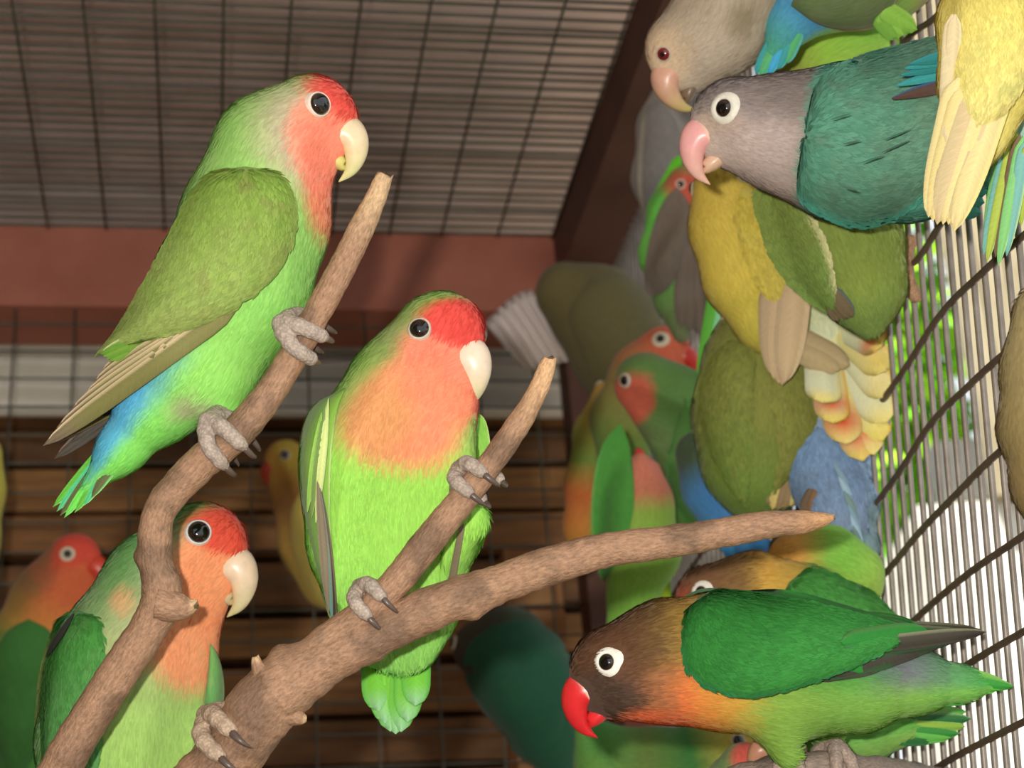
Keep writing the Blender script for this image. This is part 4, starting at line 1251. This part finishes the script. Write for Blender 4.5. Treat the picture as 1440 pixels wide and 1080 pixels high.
# N2: olive green bird gripping the wires; N1: yellow bird beside it
N2, _ = bird('olive_lovebird', 'olive-green lovebird with a pale wing edge, gripping the wires below the teal bird', 0.705,
    [(1130, 210, 50), (1158, 280, 72), (1190, 345, 76), (1212, 400, 58), (1222, 450, 26)], (0, 1, 0.1), (-0.8, 0, 0.4), (-0.8, 0.1, 0.6),
    [(0, (120, 140, 50), (150, 166, 60)), (0.5, (120, 140, 46), (156, 172, 66)), (0.8, (130, 150, 50), (150, 170, 64)), (1, (120, 150, 60), (140, 160, 60))],
    wings=[dict(back=[(1085, 258), (1062, 275), (1072, 330), (1096, 382), (1130, 418), (1160, 436), (1182, 444)], front=[(1085, 258), (1120, 272), (1146, 310), (1166, 356), (1174, 400), (1176, 424), (1182, 444)], dS=-0.012, dE=-0.01, th=0.003, cols=((112, 132, 48), (104, 136, 52), (128, 134, 58)), edge=(204, 200, 136), edgew=0.7, mott=0.5,
        fans=[dict(bases=[(1166, 400), (1172, 410)], tips=[(1178, 452), (1200, 446)], n=3, w=11, d0=-0.014, d1=-0.012, cols=((104, 90, 64),), edges=((84, 110, 110),))])],
    fans=[dict(bases=[(1210, 420), (1225, 425)], tips=[(1216, 470), (1236, 464)], n=3, w=13, d0=0.0, d1=0.0, cols=((140, 160, 64),))], vox=0.0016, ncards=5000)
g = wall_at(1278, 382, -0.002)
foot(N2, g, np.array([0, TY, 1.0]), 0.0016, D(-0.5, 0.1, 0.8), P(1248, 384, 0.714), [(-0.008, 0, 60, -.004), (0.008, 0, 60, .005), (-0.004, 0, -70, -.006), (0.004, 0, -80, .004)], rt=0.0026, col=(190, 150, 118))
N1, _ = bird('pied_yellow_lovebird', 'golden yellow lovebird with cream-brown crossed wing tips below the pink beak', 0.775,
    [(1016, 262, 42), (1030, 320, 58), (1052, 385, 62), (1078, 445, 46), (1098, 490, 22)], (-0.2, 1, 0), (-0.5, 0, 0.8), (0.1, 0.1, 1),
    [(0, (206, 176, 46), (206, 176, 46)), (0.5, (214, 190, 50), (210, 184, 48)), (1, (200, 190, 50), (200, 186, 60))],
    wings=[dict(back=[(1044, 262), (1034, 300), (1044, 350), (1060, 392), (1078, 420), (1092, 440)], front=[(1044, 262), (1080, 290), (1100, 340), (1124, 390), (1130, 420), (1092, 440)], dS=-0.012, dE=-0.012, th=0.0025, cols=((206, 184, 50), (204, 186, 64), (190, 176, 66)), mott=0.5,
        fans=[dict(bases=[(1120, 400), (1105, 395), (1090, 400)], tips=[(1104, 538), (1098, 542), (1090, 530)], n=4, w=22, d0=-0.024, d1=-0.02, cols=((196, 170, 132), (182, 158, 124)), edges=((214, 190, 150),), stack=0.0006, pointed=0.4),
              dict(bases=[(1110, 470), (1105, 480)], tips=[(1194, 514), (1180, 520)], n=2, w=18, d0=-0.014, d1=-0.021, cols=((176, 156, 116),), edges=((150, 132, 96),), hug=False)])],
    vox=0.0017, ncards=4000)

# O: bird whose spread tail shows white, red and yellow
O_, _ = plain_headed('fan_tailed_lovebird', 'lovebird spreading a white and yellow tail with red spots against the wires', 0.783,
    [(1120, 380, 36), (1140, 425, 44), (1155, 470, 34), (1165, 505, 16)], (-0.2, 1, 0), (-0.5, 0, -0.8), (-0.2, 0.1, 1), [(0, (190, 200, 120), (200, 206, 140)), (1, (222, 228, 196), (220, 226, 190))],
    fans=[dict(bases=[(1182, 450), (1172, 465), (1164, 476), (1156, 488)], tips=[(1238, 482), (1248, 535), (1246, 592), (1236, 628), (1214, 646), (1182, 606), (1160, 562)], n=10, w=25, d0=-0.008, d1=-0.036, cols=((226, 228, 190), (232, 222, 150), (226, 226, 186)), edges=((236, 196, 84), (236, 222, 140)), tipcs=((234, 216, 110), (238, 222, 132)), stack=-0.0006, pointed=0.8, mids=(((224, 96, 40), 0.80, 0.14), ((236, 214, 120), 0.9, 0.2), ((236, 220, 150), 0.9, 0.2), ((228, 224, 180), 0.3, 0.2), ((230, 224, 180), 0.3, 0.2), ((226, 110, 50), 0.80, 0.10), ((214, 66, 40), 0.78, 0.14), ((212, 62, 38), 0.78, 0.15), ((216, 80, 44), 0.76, 0.13), ((226, 226, 190), 0.5, 0.1)))])

# Pb: large olive bird from behind
PBIRD, _ = bird('olive_backed_lovebird', 'olive lovebird seen from behind, with brown and cream wing tips, above the blue feathers', 0.80,
    [(1070, 452, 52), (1072, 520, 82), (1072, 585, 96), (1066, 645, 78), (1060, 700, 36)], (0.1, 1, 0), (-0.2, 0, 0.9), (0, 0.1, 1),
    [(0, (130, 134, 50), (130, 134, 50)), (0.5, (132, 136, 48), (110, 140, 46)), (1, (110, 142, 44), (90, 150, 44))],
    wings=[dict(back=[(1060, 470), (1010, 490), (980, 545), (984, 600), (1005, 655), (1030, 695), (1050, 715)], front=[(1060, 470), (1062, 500), (1060, 560), (1058, 610), (1056, 650), (1052, 690), (1050, 715)], dS=-0.01, dE=-0.01, th=0.002, cols=((124, 130, 46), (112, 140, 46), (138, 138, 56)), mott=0.6, edge=(150, 170, 60), edgeside=-1),
           dict(back=[(1080, 470), (1082, 500), (1084, 560), (1092, 600), (1096, 640), (1092, 665), (1090, 690)], front=[(1080, 470), (1132, 490), (1166, 545), (1168, 590), (1150, 630), (1120, 665), (1090, 690)], dS=-0.01, dE=-0.01, th=0.002, cols=((134, 136, 50), (128, 134, 50), (148, 144, 60)), mott=0.6,
                fans=[dict(bases=[(1150, 610), (1140, 610), (1120, 615), (1110, 620)], tips=[(1112, 712), (1100, 716), (1088, 718), (1082, 712)], n=5, w=12, d0=-0.030, d1=-0.024, hug=False, cols=((204, 184, 110), (150, 126, 90), (146, 122, 88)), edges=((210, 190, 130),), stack=0.0006)])],
    vox=0.0018, ncards=3500)

# Q, R, S, T: the left side of the crowd
Q_, _ = bird('red_faced_lovebird', 'green lovebird with narrow red face and beak pointing down onto another bird', 0.93,
    [(908, 540, 45), (948, 572, 56), (982, 640, 58), (986, 705, 42), (980, 750, 20)], (-0.42, -0.85, 0.1), (-0.85, 0.45, 0.1), (0.6, 0.6, 0.4),
    [(0, (90, 130, 56), (110, 120, 70)), (0.3, (84, 130, 54), (100, 126, 66)), (1, (66, 124, 50), (84, 150, 50))],
    [((0.55, 0.20, 0), (0.95, 0.75, 1.3), 0.2, (206, 92, 62))], eye=dict(px=(878, 535), r=7, ring=11, ringcol=(196, 186, 170)), bk=dict(col=(204, 130, 100), tip=(150, 120, 90), s=0.95),
    wings=[dict(back=[(965, 560), (950, 600), (938, 650), (940, 690), (955, 720), (978, 740)], front=[(960, 560), (1000, 570), (1020, 620), (1018, 670), (1005, 710), (975, 740)], dS=-0.01, dE=0.0, th=0.002, cols=((76, 130, 50), (66, 120, 50), (90, 126, 60)), edge=(60, 160, 50), edgeside=-1)])
R_, _ = bird('orange_faced_lovebird', 'lovebird with orange face, white eye ring and red beak behind a green head', 1.03,
    [(934, 496, 38), (905, 530, 46), (880, 590, 48), (875, 650, 34)], (0.97, 0.05, 0.2), (0, 1, 0), (-0.7, 0.5, 0), [(0, (206, 100, 60), (206, 100, 60)), (0.4, (150, 130, 60), (150, 130, 60)), (1, (90, 150, 50), (90, 150, 50))],
    [((0.4, 0, 0), (1.2, 1.1, 1.3), 0.2, (214, 96, 58))], eye=dict(px=(930, 481), r=6, ring=13, ringcol=(214, 204, 176)), bk=dict(col=(200, 56, 48), tip=(196, 56, 48), cere=(214, 170, 140)))
S_, _ = bird('pink_faced_lovebird', 'green lovebird with pinkish face lifted to meet the beak above it', 0.90,
    [(902, 662, 27), (903, 710, 42), (905, 775, 50), (890, 835, 34), (868, 885, 16)], (-0.1, 1, 0.25), (0.0, 0.3, 1), (0.0, 0, 1),
    [(0, (214, 120, 92), (214, 120, 92)), (0.12, (204, 120, 84), (204, 120, 84)), (0.24, (140, 180, 50), (140, 190, 50)), (1, (120, 190, 50), (130, 196, 50))],
    bk=dict(col=(206, 66, 66), tip=(196, 60, 60), s=0.8, cere=(190, 170, 150)), auto=False,
    wings=[dict(back=[(872, 595), (848, 625), (834, 680), (832, 740), (838, 790), (848, 820)], front=[(872, 595), (886, 630), (892, 690), (888, 730), (872, 780), (848, 820)], dS=-0.002, dE=0.004, th=0.002, cols=((70, 156, 46), (64, 150, 46), (86, 160, 60)), edge=(110, 190, 90), edgeside=-1)],
    fans=[dict(bases=[(900, 780), (925, 790)], tips=[(862, 900), (930, 880)], n=4, w=16, cols=((120, 200, 50), (170, 190, 40)), edges=((150, 200, 60),))])
T_, _ = bird('orange_breasted_lovebird', 'lovebird showing an orange and yellow breast edge beside the red-brown post', 1.05,
    [(858, 555, 24), (838, 610, 30), (828, 680, 32), (820, 740, 26), (815, 790, 14)], (0.5, 0.8, 0.2), (0.3, 0.5, -0.6), (0.9, 0, -0.3),
    [(0, (190, 160, 40), (190, 150, 40)), (0.4, (90, 160, 50), (120, 150, 50)), (0.6, (90, 150, 50), (214, 110, 34)), (0.85, (100, 160, 50), (214, 140, 36)), (1, (150, 170, 50), (180, 170, 46))])
U_, _ = plain_headed('blue_lovebird', 'dark lovebird with bright blue rump and belly above the long branch tip', 0.87,
    [(985, 640, 36), (1005, 685, 44), (1036, 728, 46), (1054, 772, 26)], (-0.6, 0.6, 0), (0.4, 0.6, 0.4), (0.5, 0.6, 0.5), [(0, (70, 90, 60), (70, 90, 60)), (0.3, (60, 130, 196), (66, 140, 200)), (0.9, (66, 140, 200), (70, 146, 206)), (1, (60, 70, 70), (60, 70, 70))],
    fans=[dict(bases=[(1030, 740), (1060, 745)], tips=[(1026, 786), (1076, 780)], n=4, w=14, d0=-0.02, d1=-0.012, cols=((70, 146, 206), (64, 130, 190)))])
V_, _ = plain_headed('blue_grey_lovebird', 'pale blue lovebird with grey-green flanks against the wires under the fanned tail', 0.787,
    [(1140, 590, 48), (1160, 650, 62), (1182, 710, 50, -0.018), (1204, 770, 28, -0.036), (1214, 805, 12, -0.04)], (-0.2, 1, 0), (0.5, 0, 0.6), (-0.2, 0.2, 1),
    [(0, (140, 164, 190), (140, 164, 190)), (0.5, (130, 164, 196), (150, 172, 180)), (0.8, (120, 150, 160), (150, 170, 140)), (1, (130, 160, 160), (150, 176, 150))],
    spots=[(1150, 710, -0.03, 26, 0.4, (130, 96, 70)), (1205, 735, -0.03, 22, 0.5, (86, 110, 84)), (1192, 730, -0.03, 9, 0.4, (150, 90, 90))],
    wings=[dict(back=[(1150, 600), (1112, 640), (1112, 690), (1140, 740), (1180, 780), (1212, 800)], front=[(1150, 600), (1190, 620), (1214, 670), (1220, 720), (1220, 770), (1212, 800)], dS=-0.01, dE=-0.01, th=0.002, cols=((120, 156, 196), (132, 150, 176), (110, 140, 170)), mott=0.7,
        fans=[dict(bases=[(1165, 690), (1150, 690)], tips=[(1172, 728), (1132, 722)], n=4, w=13, d0=-0.02, d1=-0.02, cols=((128, 98, 70), (112, 92, 72)), edges=((150, 140, 130),)), dict(bases=[(1172, 650), (1190, 700), (1200, 740)], tips=[(1196, 690), (1210, 742), (1216, 790)], n=6, w=5, d0=-0.03, d1=-0.02, cols=((124, 152, 170), (150, 178, 198), (116, 142, 140)), lens=True, camber=0.05)])], ncards=2500)
W_, _ = bird('lime_lovebird', 'yellow-green lovebird with olive crown tucked behind the orange-collared birds', 0.735,
    [(1120, 790, 42), (1165, 788, 46), (1205, 805, 34), (1222, 830, 18)], (-0.95, -0.1, 0.1), (0, 1, 0), (0.2, 1, 0.2), [(0, (196, 140, 40), (170, 130, 40)), (0.3, (120, 180, 40), (120, 110, 30)), (0.5, (120, 190, 40), (150, 186, 50)), (1, (160, 200, 60), (170, 200, 70))],
    spots=[(1130, 786, -0.03, 34, 0.5, (112, 100, 34))], auto=False, bk=dict(col=(190, 70, 56)))
X_, _ = bird('masked_lovebird', 'brown-headed lovebird with yellow collar mostly hidden behind the deep green wing', 0.725,
    [(1000, 846, 52), (1060, 838, 58), (1130, 852, 58), (1200, 868, 40), (1255, 885, 18)], (-0.95, -0.28, 0.1), (-0.28, 0.95, 0), (0.1, 1, 0),
    [(0, (120, 80, 46), (160, 70, 50)), (0.16, (134, 100, 44), (150, 100, 50)), (0.26, (206, 156, 40), (206, 150, 40)), (0.42, (186, 150, 40), (190, 150, 40)), (0.5, (66, 140, 50), (100, 150, 50)), (1, (60, 140, 46), (90, 150, 50))],
    [((0.75, -0.2, 0), (0.6, 0.8, 1.2), 0.35, (170, 66, 44))],
    eye=dict(px=(986, 833), r=9, ring=17, ringcol=(236, 230, 214)), bk=dict(col=(206, 60, 52)),
    wings=[dict(back=[(1110, 818), (1140, 800), (1190, 812), (1230, 836), (1262, 868)], front=[(1110, 818), (1096, 850), (1120, 880), (1180, 890), (1262, 868)], th=0.003, cols=((56, 136, 44), (64, 144, 50), (46, 120, 40)))], ncards=3000, vox=0.0017)
Z_, _ = bird('green_lovebird', 'green lovebird on the low perch, its tail showing beneath the dark-headed bird', 0.668,
    [(1100, 1046, 40), (1150, 1044, 46), (1210, 1036, 38), (1265, 1024, 22), (1300, 1018, 10)], (-0.9, 0, 0.2), (0, 1, 0), (0.1, 1, 0), [(0, (100, 160, 60), (110, 160, 60)), (1, (96, 180, 60), (130, 180, 70))],
    fans=[dict(bases=[(1230, 1005), (1240, 1020), (1235, 1036)], tips=[(1340, 992), (1366, 1006), (1358, 1022), (1345, 1036), (1320, 1040)], n=7, w=11, d0=-0.006, d1=0.0, cols=((60, 140, 60), (100, 180, 80), (50, 110, 60), (140, 180, 70)), edges=((160, 210, 140),), stack=-0.0006)],
    ncards=2500)
BB, _ = bird('green_lovebird', 'green and yellow lovebird below the red beak, mostly out of sight', 0.86,
    [(1040, 1050, 40), (990, 1075, 52), (920, 1085, 58), (860, 1075, 50), (830, 1030, 22)], (0.9, 0.3, 0.2), (0, 1, 0), (0, 1, 0), [(0, (190, 170, 40), (190, 170, 40)), (0.3, (46, 120, 44), (60, 130, 50)), (0.6, (100, 130, 46), (120, 160, 50)), (1, (70, 150, 60), (90, 160, 60))])
CC_, _ = plain_headed('red_faced_lovebird', 'lovebird with a red-edged grey-green head peeping out at the low perch', 0.70,
    [(1048, 1082, 38), (1030, 1130, 52), (1020, 1190, 40)], (0.6, 0.3, 0.6), (-0.2, 1, 0), (-0.8, 0.4, 0), [(0, (110, 140, 80), (110, 140, 80)), (1, (90, 150, 60), (100, 150, 60))], [((0.5, 0.5, 0), (0.6, 0.6, 1.0), 0.3, (206, 80, 64))])

# the farther birds
D_, _ = bird('orange_faced_lovebird', 'orange-faced lovebird with pale eye ring and yellow collar in front of the brown planks', 1.02,
    [(106, 792, 42), (74, 846, 56), (50, 920, 70), (40, 1000, 62), (36, 1070, 40), (30, 1130, 20)], (0.86, 0.12, 0.35), (-0.1, 1, 0), (-0.8, 0.3, -0.3),
    [(0, (200, 70, 36), (206, 90, 40)), (0.12, (130, 90, 46), (206, 96, 36)), (0.26, (170, 130, 36), (206, 130, 36)), (0.36, (70, 130, 44), (80, 140, 46)), (1, (46, 110, 36), (54, 124, 40))],
    [((0.4, 0.5, 0), (1.0, 0.6, 1.2), 0.3, (214, 64, 36)), ((-0.5, 0.1, 0), (0.5, 0.8, 1.3), 0.4, (140, 90, 46))],
    eye=dict(px=(95, 780), r=5.5, ring=11, ringcol=(200, 186, 160)), bk=dict(col=(206, 70, 50)),
    wings=[dict(back=[(40, 870), (8, 890), (-12, 940), (-12, 1000), (0, 1060), (20, 1110)], front=[(40, 870), (72, 890), (84, 940), (70, 1000), (50, 1060), (20, 1110)], th=0.002, cols=((50, 116, 38), (46, 108, 36), (60, 124, 44)))])
E_, _ = bird('yellow_lovebird', 'yellow lovebird with reddish beak half hidden behind the bright green front-facing bird', 1.15,
    [(402, 648, 30), (424, 690, 42), (446, 760, 52), (460, 820, 36)], (-0.92, -0.2, 0.3), (0, 1, 0), (0.7, 0.3, -0.3), [(0, (206, 176, 40), (200, 150, 40)), (0.3, (190, 160, 44), (150, 100, 40)), (1, (196, 176, 50), (190, 160, 46))], bk=dict(col=(180, 66, 46)), wings=[dict(back=[(430, 680), (410, 720), (414, 780), (436, 830), (462, 860)], front=[(430, 680), (470, 700), (490, 760), (490, 820), (462, 860)], th=0.002, cols=((190, 170, 60), (196, 178, 70), (176, 160, 60)))])
E2, _ = bird('yellow_lovebird', 'yellow lovebird barely showing beside the orange-faced bird', 1.05, [(-34, 640, 36), (-44, 690, 48), (-58, 760, 54), (-50, 840, 40), (-34, 910, 20)], (-0.8, 0.2, -0.4), (0, 1, 0), (-0.8, 0.3, 0), [(0, (200, 190, 40), (200, 190, 40)), (1, (190, 180, 40), (190, 180, 40))],
    wings=[dict(back=[(-60, 680), (-90, 710), (-104, 770), (-96, 830), (-60, 890)], front=[(-60, 680), (-36, 700), (-24, 760), (-30, 830), (-60, 890)], th=0.002, cols=((190, 178, 60), (200, 186, 80), (180, 170, 60)))])
G_, _ = bird('dark_green_lovebird', 'dark bottle-green lovebird in shade under the long branch', 1.08,
    [(676, 912, 40), (716, 912, 56), (748, 966, 66), (770, 1030, 46), (790, 1090, 20)], (-0.4, -0.2, -0.9), (-0.1, 1, 0), (0.6, 0.6, 0.4),
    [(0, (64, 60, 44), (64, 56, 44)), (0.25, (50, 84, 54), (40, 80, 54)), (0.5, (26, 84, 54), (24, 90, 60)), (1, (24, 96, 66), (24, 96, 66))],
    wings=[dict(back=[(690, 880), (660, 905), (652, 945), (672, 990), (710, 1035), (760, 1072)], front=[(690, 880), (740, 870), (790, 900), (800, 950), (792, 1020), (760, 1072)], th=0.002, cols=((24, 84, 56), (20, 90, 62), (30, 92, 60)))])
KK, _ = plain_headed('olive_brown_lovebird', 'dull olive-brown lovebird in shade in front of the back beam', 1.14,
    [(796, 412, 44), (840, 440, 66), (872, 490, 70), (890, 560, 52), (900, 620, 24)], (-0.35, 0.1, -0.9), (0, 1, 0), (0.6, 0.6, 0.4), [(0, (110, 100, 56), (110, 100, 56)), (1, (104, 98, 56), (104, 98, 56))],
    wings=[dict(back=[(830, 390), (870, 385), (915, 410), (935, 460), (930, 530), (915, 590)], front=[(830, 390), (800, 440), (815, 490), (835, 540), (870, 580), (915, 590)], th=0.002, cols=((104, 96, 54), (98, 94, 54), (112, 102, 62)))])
RE, _ = bird('brown_streaked_lovebird', 'olive-brown streaky feathered bird at the bowed cross wires beside the pale boards', 0.548,
    [(1466, 440, 40), (1470, 520, 56), (1472, 600, 62), (1476, 680, 48), (1480, 750, 24)], (0.7, 0.5, -0.5), (0.5, 0.8, 0), (-0.5, 0, 0.8), [(0, (150, 134, 84), (150, 134, 84)), (0.5, (136, 118, 66), (140, 124, 76)), (1, (120, 96, 50), (130, 110, 60))], ncards=4000)

# pale ribbed sheet hanging behind the dull olive bird
q = [(690, 455), (700, 432), (735, 408), (752, 430), (790, 470), (810, 505)]
ro = root('ribbed_sheet', P(745, 470, 1.2), 'pale grey ribbed sheet bulging out behind the dull olive-brown bird', 'sheet')
n = 40; VV = []
for i in range(n):
    t = i / (n - 1)
    x0 = 684 + 62 * t; y0 = 452 - 44 * math.sin(t * 1.5); x1 = 742 + 66 * t; y1 = 520 - 14 * t
    for j in range(10):
        s_ = j / 9
        VV.append(P(x0 + (x1 - x0) * s_, y0 + (y1 - y0) * s_, 1.20 - 0.015 * math.sin(s_ * math.pi) + 0.004 * math.sin(i * 0.95)))
FF = [(i * 10 + j, i * 10 + j + 1, (i + 1) * 10 + j + 1, (i + 1) * 10 + j) for i in range(n - 1) for j in range(9)]
o = mesh_obj('sheet', VV, FF, plain('pale_ribbed_plastic', (240, 230, 224), (224, 212, 206), 20, 0.5), ro)
md = o.modifiers.new('t', 'SOLIDIFY'); md.thickness = 0.002

# pillar added behind the back mesh: a sunlit patch put into brick colour
br = root('sunpatch_pillar', (0.2, YB + 0.12, 0), 'tan brick pillar standing in for a sunlit patch behind the mesh, beside the corner post', 'pillar')
M_BR = plain('sunpatch_brick', (206, 160, 110), (170, 122, 82), 24, 0.85, bmp=0.4)
c0 = P(755, 700, 1.25)
me0 = None
z = 0.0
while z < CAMZ + 0.42:
    if me0 is None:
        V, F = box((c0[0], YB + 0.105, z + 0.011), 0.042, 0.04, 0.021)
        o = mesh_obj('brick', V - np.array([0, 0, z]), F, M_BR, br, smooth=False); me0 = o
    else:
        o = me0.copy(); COL.objects.link(o)
        o.location = (random.uniform(-.001, .001), random.uniform(-.002, .001), z)
    z += 0.0235
V, F = box((c0[0], YB + 0.107, (CAMZ + 0.42) / 2), 0.038, 0.034, CAMZ + 0.42)
mesh_obj('mortar', V, F, plain('mortar', (150, 138, 120), (130, 118, 100), 30, 0.9), br, smooth=False)
